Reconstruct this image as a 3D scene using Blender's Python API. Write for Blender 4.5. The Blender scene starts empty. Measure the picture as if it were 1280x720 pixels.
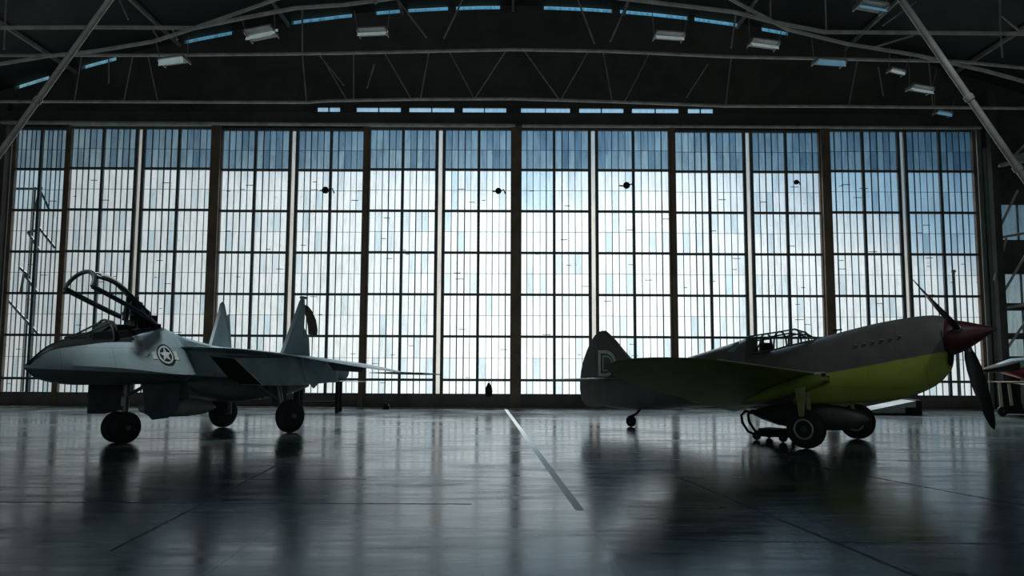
import bpy, bmesh, math, random
from mathutils import Vector, Matrix
random.seed(7)
PI = math.pi
sc = bpy.context.scene
col = sc.collection
V = Vector

# ------------------------------------------------------------------ camera
F = 950.0; CZ = 1.85
TH = math.atan(86/950); RHO = math.radians(0.22)
fw = V((0, math.cos(TH), math.sin(TH))); r0 = V((1, 0, 0)); u0 = r0.cross(fw)
cr = r0*math.cos(RHO)+u0*math.sin(RHO); cu = u0*math.cos(RHO)-r0*math.sin(RHO)
CO = V((0, 0, CZ))
cam = bpy.data.cameras.new('camera'); co = bpy.data.objects.new('camera', cam); col.objects.link(co)
m = Matrix.Identity(4)
for i in range(3):
    m[i][0] = cr[i]; m[i][1] = cu[i]; m[i][2] = -fw[i]; m[i][3] = CO[i]
co.matrix_world = m
cam.sensor_width = 36; cam.lens = F/1280*36; cam.clip_end = 500
sc.camera = co
def atY(x, y, Y):
    d = fw+cr*((x-640)/F)+cu*((360-y)/F)
    return CO+d*(Y/d.y)

# ------------------------------------------------------------------ materials
def newmat(name):
    mt = bpy.data.materials.new(name); mt.use_nodes = True
    nt = mt.node_tree; nt.nodes.clear()
    out = nt.nodes.new('ShaderNodeOutputMaterial')
    return mt, nt, out
def N(nt, t, **k):
    n = nt.nodes.new(t)
    for a, b in k.items(): setattr(n, a, b)
    return n
def ramp(nt, fac, pts):
    r = N(nt, 'ShaderNodeValToRGB'); nt.links.new(fac, r.inputs[0])
    e = r.color_ramp.elements
    while len(e) < len(pts): e.new(0.5)
    for i, (p, c) in enumerate(pts):
        e[i].position = p; e[i].color = (c[0], c[1], c[2], 1) if not isinstance(c, (int, float)) else (c, c, c, 1)
    return r.outputs[0]
def math_(nt, op, a, b=None, c=None):
    n = N(nt, 'ShaderNodeMath', operation=op)
    for i, v in enumerate((a, b, c)):
        if v is None: continue
        if isinstance(v, (int, float)): n.inputs[i].default_value = v
        else: nt.links.new(v, n.inputs[i])
    return n.outputs[0]
def noise(nt, vec, scale, detail=3, rough=.5):
    n = N(nt, 'ShaderNodeTexNoise'); n.inputs['Scale'].default_value = scale
    n.inputs['Detail'].default_value = detail; n.inputs['Roughness'].default_value = rough
    if vec is not None: nt.links.new(vec, n.inputs['Vector'])
    return n.outputs[0]
def mapping(nt, src='Object', scale=(1, 1, 1), loc=(0, 0, 0), rot=(0, 0, 0)):
    tc = N(nt, 'ShaderNodeTexCoord'); mp = N(nt, 'ShaderNodeMapping')
    mp.inputs['Scale'].default_value = scale; mp.inputs['Location'].default_value = loc; mp.inputs['Rotation'].default_value = rot
    nt.links.new(tc.outputs[src], mp.inputs[0]); return mp.outputs[0]
def mixc(nt, fac, a, b):
    n = N(nt, 'ShaderNodeMix', data_type='RGBA')
    if isinstance(fac, (int, float)): n.inputs[0].default_value = fac
    else: nt.links.new(fac, n.inputs[0])
    for i, v in ((6, a), (7, b)):
        if isinstance(v, tuple): n.inputs[i].default_value = (*v[:3], 1)
        else: nt.links.new(v, n.inputs[i])
    return n.outputs[2]
def paint(name, c, rough=.5, metal=0, var=.25, scale=3, spec=.5, coords='Object', bump=0):
    mt, nt, out = newmat(name)
    b = N(nt, 'ShaderNodeBsdfPrincipled')
    nz = noise(nt, mapping(nt, coords), scale, 5, .6)
    lo = tuple(v*(1-var) for v in c); hi = tuple(min(1, v*(1+var)) for v in c)
    cc = ramp(nt, nz, [(.3, lo), (.7, hi)])
    nt.links.new(cc, b.inputs['Base Color'])
    b.inputs['Roughness'].default_value = rough; b.inputs['Metallic'].default_value = metal
    b.inputs['Specular IOR Level'].default_value = spec
    if bump:
        bp = N(nt, 'ShaderNodeBump'); bp.inputs['Strength'].default_value = bump; bp.inputs['Distance'].default_value = .02
        nt.links.new(nz, bp.inputs['Height']); nt.links.new(bp.outputs[0], b.inputs['Normal'])
    nt.links.new(b.outputs[0], out.inputs[0]); return mt

M = {}
M['door_steel'] = paint('door_steel', (.10, .115, .12), .5, 0, .3, 2)
M['door_brown'] = paint('door_brown', (.19, .13, .09), .6, 0, .35, 1.5)
M['muntin'] = paint('muntin', (.16, .19, .20), .5, 0, .3, 2)
M['kick'] = paint('kick', (.17, .15, .13), .7, 0, .3, 1)
M['wall'] = paint('gable_wall', (.085, .085, .075), .8, 0, .3, .7)
M['roof'] = paint('roof_sheet', (.05, .052, .05), .85, 0, .3, .5)
M['truss'] = paint('truss_steel', (.55, .54, .50), .45, 0, .35, 2.5)
M['truss_dark'] = paint('truss_dark', (.34, .33, .31), .5, 0, .35, 2.5)
M['tyre'] = paint('tyre_rubber', (.025, .025, .025), .75, 0, .2, 6)
M['rim'] = paint('wheel_rim', (.45, .45, .36), .4, .1, .2, 6)
M['hub'] = paint('wheel_hub', (.09, .11, .10), .45, .2, .2, 6)
M['gear'] = paint('gear_metal', (.20, .21, .20), .4, .4, .3, 6)
M['gear_green'] = paint('gear_green', (.30, .34, .12), .5, 0, .3, 6)
M['prop'] = paint('prop_black', (.02, .02, .021), .4, 0, .3, 4)
M['spinner'] = paint('spinner_red', (.10, .022, .026), .45, 0, .25, 4)
M['tank'] = paint('tank_dark', (.05, .055, .045), .5, 0, .3, 3)
M['dark'] = paint('dark_interior', (.012, .013, .013), .8, 0, .2, 3)
M['frame_dark'] = paint('canopy_frame_dark', (.03, .035, .036), .45, 0, .2, 4)
M['jet_grey'] = paint('jet_grey', (.36, .45, .47), .42, .0, .22, 2.2)
M['jet_black'] = paint('jet_black', (.02, .022, .022), .6, 0, .2, 3)
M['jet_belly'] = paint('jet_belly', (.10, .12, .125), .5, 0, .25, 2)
M['pod'] = paint('pod_grey', (.30, .30, .27), .5, 0, .25, 3)
M['brown_fin'] = paint('brown_rudder', (.16, .12, .09), .7, 0, .2, 3)
M['white_mark'] = paint('white_marking', (.80, .83, .80), .6, 0, .15, 20)
M['black_mark'] = paint('black_marking', (.03, .03, .03), .6, 0, .2, 20)
M['canopy_metal'] = paint('canopy_metal', (.13, .13, .125), .45, .1, .2, 6)
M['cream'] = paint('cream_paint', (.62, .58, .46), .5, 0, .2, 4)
M['red_dark'] = paint('dark_red_paint', (.22, .03, .025), .5, 0, .2, 3)
M['blue_grey'] = paint('blue_grey_panel', (.30, .42, .47), .35, 0, .2, 3)
M['grey_panel'] = paint('grey_panel', (.36, .39, .40), .6, 0, .2, 2)
M['green_grey'] = paint('green_grey_steel', (.26, .30, .26), .5, 0, .2, 2)
M['exhaust'] = paint('exhaust_steel', (.12, .09, .07), .5, .4, .3, 8)
M['white_strip'] = paint('weathered_and_highlight_white', (.55, .55, .52), .7, 0, .3, 3)

def p40_mat():
    mt, nt, out = newmat('p40_two_tone')
    b = N(nt, 'ShaderNodeBsdfPrincipled')
    tc = N(nt, 'ShaderNodeTexCoord'); sep = N(nt, 'ShaderNodeSeparateXYZ'); nt.links.new(tc.outputs['Object'], sep.inputs[0])
    line = math_(nt, 'MULTIPLY_ADD', sep.outputs[0], .205, 1.50)
    # behind the wing the demarcation drops away
    back = math_(nt, 'MULTIPLY_ADD', sep.outputs[0], 1.1, 1.72)
    line = math_(nt, 'MINIMUM', line, back)
    nz = noise(nt, mapping(nt, 'Object', (1, 1, 1)), 2.2, 5, .6)
    w = math_(nt, 'MULTIPLY_ADD', nz, .05, -.025)
    d = math_(nt, 'SUBTRACT', math_(nt, 'ADD', line, w), sep.outputs[2])
    fac = math_(nt, 'MULTIPLY_ADD', d, 40, .5)
    cl = N(nt, 'ShaderNodeClamp'); nt.links.new(fac, cl.inputs[0])
    up = ramp(nt, nz, [(.3, (.14, .13, .12)), (.7, (.20, .19, .175))])
    lo = ramp(nt, nz, [(.3, (.40, .46, .07)), (.7, (.54, .60, .12))])
    c = mixc(nt, cl.outputs[0], up, lo)
    # panel lines
    br = N(nt, 'ShaderNodeTexBrick'); nt.links.new(mapping(nt, 'Object', (1, 1, 1), (.1, 0, .35), (PI/2, 0, 0)), br.inputs[0])
    br.inputs['Scale'].default_value = 1; br.inputs['Mortar Size'].default_value = .004
    br.inputs['Brick Width'].default_value = 1.05; br.inputs['Row Height'].default_value = .62
    c = mixc(nt, math_(nt, 'MULTIPLY', br.outputs['Fac'], .4), c, (.05, .05, .04))
    nt.links.new(c, b.inputs['Base Color']); b.inputs['Roughness'].default_value = .5
    nt.links.new(b.outputs[0], out.inputs[0]); return mt
M['p40'] = p40_mat()
M['p40_dark'] = paint('p40_olive_drab', (.18, .17, .155), .5, 0, .2, 2.2)
M['p40_wing_shade'] = paint('p40_wing_shade_green', (.19, .24, .035), .5, 0, .25, 1.6)  # yellow-green darkened: shade of the underside put into the wing colour
M['p40_under'] = paint('p40_yellow_green', (.40, .46, .06), .5, 0, .2, 2.2)

def glass(name, c0, c1, dirt=.5, gloss=.04):
    mt, nt, out = newmat(name)
    g = N(nt, 'ShaderNodeNewGeometry')
    base = ramp(nt, g.outputs['Random Per Island'], [(0, c0), (.7 if name.startswith('blue') else .25, c1), (1, c1)])
    mp = mapping(nt, 'Object', (5, 1, .9))
    streak = noise(nt, mp, 1.6, 4, .6)
    sp = noise(nt, mapping(nt, 'Object', (3.2, 1, 2.2)), 2.2, 6, .72)
    s1 = ramp(nt, streak, [(.36, .70), (.56, 1.0)])
    s2 = ramp(nt, sp, [(.30, .25), (.37, 1.0)])
    c = N(nt, 'ShaderNodeMix', data_type='RGBA', blend_type='MULTIPLY'); c.inputs[0].default_value = dirt
    nt.links.new(base, c.inputs[6]); nt.links.new(s1, c.inputs[7])
    c2 = N(nt, 'ShaderNodeMix', data_type='RGBA', blend_type='MULTIPLY'); c2.inputs[0].default_value = dirt
    nt.links.new(c.outputs[2], c2.inputs[6]); nt.links.new(s2, c2.inputs[7])
    tr = N(nt, 'ShaderNodeBsdfTransparent'); nt.links.new(c2.outputs[2], tr.inputs[0])
    gl = N(nt, 'ShaderNodeBsdfGlossy'); gl.inputs['Roughness'].default_value = .08; gl.inputs[0].default_value = (.8, .85, .85, 1)
    mx = N(nt, 'ShaderNodeMixShader'); mx.inputs[0].default_value = gloss
    nt.links.new(tr.outputs[0], mx.inputs[1]); nt.links.new(gl.outputs[0], mx.inputs[2]); nt.links.new(mx.outputs[0], out.inputs[0])
    return mt
M['glass'] = glass('window_glass', (.66, .77, .82), (.95, .965, .96), .55)
M['glass_slit'] = glass('slit_glass', (.30, .55, .60), (.70, .92, .95), .8)
M['glass_blue'] = glass('blue_tinted_glass', (.13, .21, .28), (.28, .38, .43), .85)
M['glass_pale'] = glass('pale_blue_glass', (.42, .58, .68), (.70, .84, .90), .5)
M['glass_warm'] = glass('warm_edge_glass', (.50, .45, .40), (.66, .60, .54), .6)
M['glass_side'] = glass('side_glass', (.12, .17, .18), (.30, .37, .38), .8)
M['plexi'] = glass('canopy_glass', (.86, .90, .90), (.93, .96, .96), .15, .07)

def floor_mat():
    mt, nt, out = newmat('polished_concrete')
    b = N(nt, 'ShaderNodeBsdfPrincipled')
    big = noise(nt, mapping(nt, 'Object', (.35, .6, 1)), 1.0, 5, .6)
    streak = noise(nt, mapping(nt, 'Object', (.5, 3.2, 1)), 1.3, 6, .7)
    fine = noise(nt, mapping(nt, 'Object', (2, 4, 1)), 3.0, 5, .65)
    c = ramp(nt, big, [(.3, (.085, .105, .105)), (.7, (.15, .175, .175))])
    # slab joints
    br = N(nt, 'ShaderNodeTexBrick'); br.offset = 0
    nt.links.new(mapping(nt, 'Object', (1, 1, 1), (2.6, 2.55, 0), (0, 0, 0)), br.inputs[0])
    br.inputs['Scale'].default_value = 1; br.inputs['Mortar Size'].default_value = .022; br.inputs['Mortar Smooth'].default_value = .3
    br.inputs['Brick Width'].default_value = 6.1; br.inputs['Row Height'].default_value = 6.05
    wob = N(nt, 'ShaderNodeTexCoord')
    c = mixc(nt, math_(nt, 'MULTIPLY', br.outputs['Fac'], .8), c, (.006, .007, .007))
    sepj = N(nt, 'ShaderNodeSeparateXYZ'); tcj = N(nt, 'ShaderNodeTexCoord'); nt.links.new(tcj.outputs['Object'], sepj.inputs[0])
    wobj = math_(nt, 'MULTIPLY_ADD', fine, .10, -.05)
    def seam(xa, ya, xb, yb, wd):
        L_ = math.hypot(xb-xa, yb-ya); ux, uy = (xb-xa)/L_, (yb-ya)/L_
        d1 = math_(nt, 'MULTIPLY_ADD', sepj.outputs[0], -uy, xa*uy-ya*ux); d1 = math_(nt, 'MULTIPLY_ADD', sepj.outputs[1], ux, d1)
        t1 = math_(nt, 'MULTIPLY_ADD', sepj.outputs[0], ux, -xa*ux-ya*uy); t1 = math_(nt, 'MULTIPLY_ADD', sepj.outputs[1], uy, t1)
        near_ = math_(nt, 'LESS_THAN', math_(nt, 'ABSOLUTE', math_(nt, 'ADD', d1, wobj)), wd)
        in_ = math_(nt, 'MULTIPLY', math_(nt, 'GREATER_THAN', t1, 0), math_(nt, 'LESS_THAN', t1, L_))
        return math_(nt, 'MULTIPLY', near_, in_)
    seams = None
    for q in ((-12, 9.80, -.5, 9.78, .035), (2.62, 11.8, 3.55, 6.1, .03), (5.0, 13.8, 6.9, 8.7, .03), (-3.8, 7.4, -4.01, 14.1, .022), (7.0, 14.0, 16, 13.6, .03), (-14, 17.4, -5, 17.2, .035), (-4.4, 11.6, -2.2, 11.7, .03), (1.5, 7.9, 6, 7.8, .02)):
        f_ = seam(*q); seams = f_ if seams is None else math_(nt, 'MAXIMUM', seams, f_)
    c = mixc(nt, math_(nt, 'MULTIPLY', seams, .8), c, (.004, .005, .005))
    # worn pale paint patch
    px_ = math_(nt, 'LESS_THAN', math_(nt, 'ABSOLUTE', math_(nt, 'ADD', sepj.outputs[0], -2.93)), .22)
    py_ = math_(nt, 'LESS_THAN', math_(nt, 'ABSOLUTE', math_(nt, 'ADD', sepj.outputs[1], -7.5)), .6)
    speck = ramp(nt, noise(nt, mapping(nt, 'Object', (2.2, 5, 1)), 3.4, 4, .7), [(.52, 0), (.60, 1)])
    c = mixc(nt, math_(nt, 'MULTIPLY', math_(nt, 'MULTIPLY', px_, py_), math_(nt, 'MULTIPLY', speck, .6)), c, (.5, .52, .5))
    # white painted guide line, from the doors to the middle of the floor, then a worn groove
    sep = N(nt, 'ShaderNodeSeparateXYZ'); nt.links.new(wob.outputs['Object'], sep.inputs[0])
    lx = math_(nt, 'MULTIPLY_ADD', sep.outputs[1], -.0585, 1.385)
    dx = math_(nt, 'ABSOLUTE', math_(nt, 'SUBTRACT', sep.outputs[0], lx))
    on = math_(nt, 'LESS_THAN', dx, .055)
    far = math_(nt, 'MULTIPLY', on, math_(nt, 'GREATER_THAN', sep.outputs[1], 9.4))
    near = math_(nt, 'MULTIPLY', math_(nt, 'LESS_THAN', dx, .02), math_(nt, 'LESS_THAN', sep.outputs[1], 9.4))
    worn = ramp(nt, fine, [(.28, .35), (.42, 1)])
    c = mixc(nt, math_(nt, 'MULTIPLY', far, worn), c, (.85, .88, .84))
    c = mixc(nt, near, c, (.008, .009, .009))
    nt.links.new(c, b.inputs['Base Color'])
    comb = math_(nt, 'ADD', math_(nt, 'MULTIPLY', streak, .6), math_(nt, 'MULTIPLY', big, .4))
    rg = ramp(nt, comb, [(.36, .10), (.5, .19), (.66, .34)])
    rg = math_(nt, 'MAXIMUM', rg, math_(nt, 'MULTIPLY', math_(nt, 'MAXIMUM', seams, math_(nt, 'MULTIPLY', far, worn)), .4))
    nt.links.new(rg, b.inputs['Roughness'])
    spl = math_(nt, 'MULTIPLY_ADD', seams, -.3, .5); nt.links.new(spl, b.inputs['Specular IOR Level'])
    b.inputs['IOR'].default_value = 1.42
    bp = N(nt, 'ShaderNodeBump'); bp.inputs['Strength'].default_value = .05; bp.inputs['Distance'].default_value = .02
    h = math_(nt, 'SUBTRACT', math_(nt, 'ADD', fine, streak), math_(nt, 'MULTIPLY', math_(nt, 'MAXIMUM', br.outputs['Fac'], seams), 2.5))
    nt.links.new(h, bp.inputs['Height']); nt.links.new(bp.outputs[0], b.inputs['Normal'])
    nt.links.new(b.outputs[0], out.inputs[0]); return mt
M['floor'] = floor_mat()

def emis(name, c, s):
    mt, nt, out = newmat(name); e = N(nt, 'ShaderNodeEmission')
    nz = noise(nt, mapping(nt), 3, 3); cc = ramp(nt, nz, [(.3, tuple(v*.75 for v in c)), (.7, c)])
    nt.links.new(cc, e.inputs[0]); e.inputs[1].default_value = s; nt.links.new(e.outputs[0], out.inputs[0]); return mt
M['lamp'] = emis('lamp_diffuser', (.62, .78, .80), .34)
M['lamp_sky_blue'] = emis('lamp_diffuser_sky_blue', (.22, .50, .72), .34)  # sky reflection on the diffuser, put in as a blue glow

# ------------------------------------------------------------------ mesh helpers
class MB:
    def __init__(s): s.v = []; s.f = []; s.sm = []
    def add(s, vs, fs, smooth=False):
        o = len(s.v); s.v += [tuple(v) for v in vs]
        for f in fs: s.f.append(tuple(i+o for i in f)); s.sm.append(smooth)
        return s
    def box(s, a, b):
        x0, y0, z0 = a; x1, y1, z1 = b
        s.add([(x0, y0, z0), (x1, y0, z0), (x1, y1, z0), (x0, y1, z0), (x0, y0, z1), (x1, y0, z1), (x1, y1, z1), (x0, y1, z1)],
              [(0, 3, 2, 1), (4, 5, 6, 7), (0, 1, 5, 4), (1, 2, 6, 5), (2, 3, 7, 6), (3, 0, 4, 7)]); return s
    def tube(s, pts, r, n=10, caps=True):
        pts = [V(p) for p in pts]
        rs = r if isinstance(r, (list, tuple)) else [r]*len(pts)
        rings = []; up = None
        for i, p in enumerate(pts):
            d = (pts[min(i+1, len(pts)-1)]-pts[max(i-1, 0)]).normalized()
            if up is None: up = V((0, 0, 1)) if abs(d.z) < .9 else V((0, 1, 0))
            a = d.cross(up).normalized(); b = a.cross(d).normalized(); up = b
            rings.append([p+a*rs[i]*math.cos(2*PI*k/n)+b*rs[i]*math.sin(2*PI*k/n) for k in range(n)])
        return s.loft(rings, caps, True)
    def loft(s, rings, caps=True, smooth=True, closed=True):
        n = len(rings[0]); vs = [p for r in rings for p in r]; fs = []
        for i in range(len(rings)-1):
            for k in range(n if closed else n-1):
                k2 = (k+1) % n
                fs.append((i*n+k, (i+1)*n+k, (i+1)*n+k2, i*n+k2))
        s.add(vs, fs, smooth)
        if caps:
            s.add(rings[0], [tuple(range(n))]); s.add(rings[-1], [tuple(reversed(range(n)))])
        return s
    def lathe(s, p, ax, prof, n=28, smooth=True, caps=True):
        p = V(p); ax = V(ax).normalized(); t = V((0, 0, 1)) if abs(ax.z) < .9 else V((1, 0, 0))
        a = ax.cross(t).normalized(); b = ax.cross(a)
        rings = [[p+ax*h+(a*math.cos(2*PI*k/n)+b*math.sin(2*PI*k/n))*max(r, .0005) for k in range(n)] for h, r in prof]
        return s.loft(rings, caps, smooth)
    def prism(s, pts, th, nrm):
        nrm = V(nrm).normalized()*th/2; n = len(pts); pts = [V(p) for p in pts]
        vs = [p+nrm for p in pts]+[p-nrm for p in pts]
        fs = [tuple(range(n)), tuple(reversed(range(n, 2*n)))]+[(i, i+n, (i+1) % n+n, (i+1) % n) for i in range(n)]
        return s.add(vs, fs)
    def build_each(s, name, mat, parent=None, bevel=0):
        """one object per connected piece"""
        key = {}; idx = []
        for v in s.v:
            k_ = tuple(round(c, 4) for c in v); idx.append(key.setdefault(k_, len(key)))
        par = list(range(len(key)))
        def find(a):
            while par[a] != a: par[a] = par[par[a]]; a = par[a]
            return a
        for f in s.f:
            for q in f[1:]: par[find(idx[q])] = find(idx[f[0]])
        groups = {}
        for f, q in zip(s.f, s.sm): groups.setdefault(find(idx[f[0]]), []).append((f, q))
        out = []
        for g_ in groups.values():
            m_ = MB(); mp_ = {}
            for f, q in g_:
                ff = []
                for i in f:
                    if i not in mp_: mp_[i] = len(m_.v); m_.v.append(s.v[i])
                    ff.append(mp_[i])
                m_.f.append(tuple(ff)); m_.sm.append(q)
            out.append(m_.build(name, mat, parent, bevel))
        return out
    def build(s, name, mat, parent=None, bevel=0, loc=(0, 0, 0)):
        me = bpy.data.meshes.new(name)
        me.from_pydata([tuple(V(v)-V(loc)) for v in s.v], [], s.f)
        for p, q in zip(me.polygons, s.sm): p.use_smooth = q
        bm = bmesh.new(); bm.from_mesh(me); bmesh.ops.remove_doubles(bm, verts=bm.verts, dist=1e-5) if s.f else None
        bmesh.ops.recalc_face_normals(bm, faces=bm.faces); bm.to_mesh(me); bm.free()
        for e in me.edges: pass
        me.materials.append(M[mat] if isinstance(mat, str) else mat)
        o = bpy.data.objects.new(name, me); col.objects.link(o); o.location = loc
        if parent is not None: o.parent = parent
        if bevel:
            bv = o.modifiers.new('bevel', 'BEVEL'); bv.width = bevel; bv.segments = 2; bv.limit_method = 'ANGLE'
        try:
            if any(s.sm): me.set_sharp_from_angle(angle=math.radians(42))
        except Exception: pass
        return o
def empty(name, loc, rz=0, label=None, cat=None, group=None):
    o = bpy.data.objects.new(name, None); col.objects.link(o); o.location = loc; o.rotation_euler = (0, 0, rz)
    o.empty_display_size = .3
    tag(o, label, cat, group); return o
def tag(o, label=None, cat=None, group=None, kind=None):
    if label: o['label'] = label
    if cat: o['category'] = cat
    if group: o['group'] = group
    if kind: o['kind'] = kind
    return o
def lerp_table(tab, x):
    if x <= tab[0][0]: return tab[0][1:]
    for a, b in zip(tab, tab[1:]):
        if x <= b[0]:
            k = (x-a[0])/(b[0]-a[0]); k = k
            return [p+(q-p)*k for p, q in zip(a[1:], b[1:])]
    return tab[-1][1:]
def smooth_table(tab, x):
    """catmull-rom through the rows"""
    n = len(tab)
    if x <= tab[0][0]: return list(tab[0][1:])
    if x >= tab[-1][0]: return list(tab[-1][1:])
    for i in range(n-1):
        if x <= tab[i+1][0]:
            a, b = tab[i], tab[i+1]; p = tab[max(i-1, 0)]; q = tab[min(i+2, n-1)]
            h = b[0]-a[0]; t = (x-a[0])/h; out = []
            for j in range(1, len(a)):
                ma = (b[j]-p[j])/(b[0]-p[0]) if b[0] != p[0] else 0
                mb = (q[j]-a[j])/(q[0]-a[0]) if q[0] != a[0] else 0
                out.append((2*t**3-3*t*t+1)*a[j]+(t**3-2*t*t+t)*h*ma+(3*t*t-2*t**3)*b[j]+(t**3-t*t)*h*mb)
            return out

# ------------------------------------------------------------------ world
w = bpy.data.worlds.new('world'); sc.world = w; w.use_nodes = True
nt = w.node_tree; nt.nodes.clear()
wo = N(nt, 'ShaderNodeOutputWorld'); bg = N(nt, 'ShaderNodeBackground')
tc = N(nt, 'ShaderNodeTexCoord'); sep = N(nt, 'ShaderNodeSeparateXYZ'); nt.links.new(tc.outputs['Generated'], sep.inputs[0])
mp = N(nt, 'ShaderNodeMapping'); mp.inputs['Scale'].default_value = (2.2, 2.2, 3.5); nt.links.new(tc.outputs['Generated'], mp.inputs[0])
nz = noise(nt, mp.outputs[0], 2.0, 5, .55)
elev = math_(nt, 'ADD', sep.outputs[2], math_(nt, 'MULTIPLY_ADD', nz, .14, -.07))
ax_ = math_(nt, 'ABSOLUTE', math_(nt, 'ADD', sep.outputs[0], -.07))
elev = math_(nt, 'ADD', elev, math_(nt, 'MULTIPLY', math_(nt, 'MAXIMUM', math_(nt, 'SUBTRACT', sep.outputs[0], .22), 0), .45))
skyc = ramp(nt, elev, [(.0, (.90, .97, .97)), (.20, (.86, .96, 1.0)), (.28, (.44, .60, .74)), (.38, (.12, .25, .38))])
side = ramp(nt, ax_, [(.10, 1.0), (.32, .74), (.58, .42)])
c = N(nt, 'ShaderNodeMix', data_type='RGBA', blend_type='MULTIPLY'); c.inputs[0].default_value = 1
nt.links.new(skyc, c.inputs[6]); nt.links.new(side, c.inputs[7])
south = ramp(nt, math_(nt, 'MULTIPLY_ADD', sep.outputs[1], .5, .5), [(.45, (.34, .36, .35)), (.55, (1, 1, 1))])
c2 = N(nt, 'ShaderNodeMix', data_type='RGBA', blend_type='MULTIPLY'); c2.inputs[0].default_value = 1
nt.links.new(c.outputs[2], c2.inputs[6]); nt.links.new(south, c2.inputs[7])
nt.links.new(c2.outputs[2], bg.inputs[0]); bg.inputs[1].default_value = 1.4
nt.links.new(bg.outputs[0], wo.inputs[0])

# hazy daylight falling in through the glazed doors from outside
sun = bpy.data.lights.new('sun', 'SUN'); sun.energy = 6.0; sun.angle = math.radians(24); sun.color = (.93, .98, 1.0)
so_ = bpy.data.objects.new('sun', sun); col.objects.link(so_)
so_.rotation_euler = V((.04, -math.cos(math.radians(44)), -math.sin(math.radians(44)))).to_track_quat('-Z', 'Y').to_euler()

# ------------------------------------------------------------------ the setting
YW = 27.85
fl = MB(); fl.box((-21.2, -12, -.3), (21.4, YW+.25, 0)); tag(fl.build('floor', 'floor'), kind='structure')
def roofz(x): return 15.25-.0092*x*x
def arch(x0, x1, n, y0, y1, dz, th):
    b = MB(); rings = []
    for i in range(n+1):
        x = x0+(x1-x0)*i/n; z = roofz(x)+dz
        rings.append([(x, y0, z), (x, y1, z), (x, y1, z+th), (x, y0, z+th)])
    return b.loft(rings, True, False)
tag(arch(-21.2, 21.4, 32, -12, YW+.03, -.08, .15).build('ceiling', 'roof'), kind='structure')
for nm, x0, x1 in (('wall_left', -21.4, -21.2), ('wall_right', 21.4, 21.6)):
    tag(MB().box((x0, -12, 0), (x1, YW, roofz(21)+.2)).build(nm, 'wall'), kind='structure')
# wall around the doors: gable above, piers at the ends
GT = 10.24
g = MB()
zc0, zc1 = 10.92, 11.22      # clerestory band
def gable(x0, x1, z0):
    n = max(2, int((x1-x0)/1.3)); rings = []
    for i in range(n+1):
        x = x0+(x1-x0)*i/n
        rings.append([(x, YW, z0), (x, YW+.25, z0), (x, YW+.25, roofz(x)-.22), (x, YW, roofz(x)-.22)])
    g.loft(rings, True, False)
gable(-21.2, 21.4, zc1)
cle = []
for a, b_ in [(395, 426), (444, 502), (510, 569), (577, 634), (650, 714), (723, 781), (789, 850), (859, 893)]:
    cle.append((atY(a, 137, YW).x, atY(b_, 137, YW).x))
xs = [-21.2]+[q for p in cle for q in p]+[21.4]
for i in range(0, len(xs), 2): g.box((xs[i], YW, zc0), (xs[i+1], YW+.25, zc1))
g.box((-21.2, YW, GT+.12), (21.4, YW+.25, zc0))
g.box((-21.2, YW, 0), (-18.75, YW+.25, GT+.12))
# right pier with three openings for its windows
PX0, PX1 = 17.36, 21.4
g.box((PX0, YW, 0), (PX0+.55, YW+.25, GT+.12)); g.box((PX0+.55, YW, 0), (PX1, YW+.25, 1.9))
for za, zb in ((2.6, 2.75), (3.65, 3.85), (5.0, 6.2), (7.6, GT+.12)): g.box((PX0+.55, YW, za), (PX1, YW+.25, zb))
g.box((20.6, YW, 1.9), (PX1, YW+.25, 7.6))
gw = tag(g.build('wall_back', 'wall'), kind='structure')
k = 1
def window(n, x0, x1, z0, z1, mat, bars):
    global k
    e = MB()
    t = .04
    e.box((x0, YW+.05, z0), (x1, YW+.13, z0+t)).box((x0, YW+.05, z1-t), (x1, YW+.13, z1))
    e.box((x0, YW+.05, z0), (x0+t, YW+.13, z1)).box((x1-t, YW+.05, z0), (x1, YW+.13, z1))
    for i in range(1, bars):
        x = x0+(x1-x0)*i/bars; e.box((x-.02, YW+.05, z0), (x+.02, YW+.13, z1))
    o = e.build('window_%d' % n, 'door_steel'); tag(o, kind='structure')
    gl = MB()
    for i in range(bars):
        a = x0+(x1-x0)*i/bars; b2 = x0+(x1-x0)*(i+1)/bars
        gl.add([(a, YW+.09, z0), (b2, YW+.09, z0), (b2, YW+.09, z1), (a, YW+.09, z1)], [(0, 1, 2, 3)])
    gl.build('glass', mat, o)
for i, (a, b_) in enumerate(cle): window(i+1, a, b_, zc0, zc1, 'glass_pale', 2)
window(9, PX0+.55, 20.6, 1.9, 2.6, 'glass_side', 3); window(10, PX0+.55, 20.6, 2.75, 3.65, 'glass_side', 3)
window(11, PX0+.55, 20.6, 3.85, 5.0, 'glass_side', 3); window(12, PX0+.55, 20.6, 6.2, 7.6, 'glass_side', 3)
# glazed slit just below the roof curve, following it
n = 13
for side_pts in [[(20, 62, 93, 85), (102, 145, 90, 78), (230, 290, 50, 40), (365, 440, 24, 15), (470, 500, 12, 8), (510, 560, 8, 5), (570, 625, 5, 4), (680, 765, 5, 9), (775, 860, 10, 20), (868, 925, 21, 28), (952, 985, 32, 42)]]:
    for (xa, xb, ya, yb) in side_pts:
        X0 = atY(xa, ya, YW).x; X1 = atY(xb, yb, YW).x
        b = MB(); rings = []
        for i in range(5):
            x = X0+(X1-X0)*i/4; rings.append([(x, YW+.06, roofz(x)-.215), (x, YW+.12, roofz(x)-.215), (x, YW+.12, roofz(x)-.08), (x, YW+.06, roofz(x)-.08)])
        b.loft(rings, True, False); tag(b.build('window_%d' % n, 'glass_slit'), kind='structure'); n += 1
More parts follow.
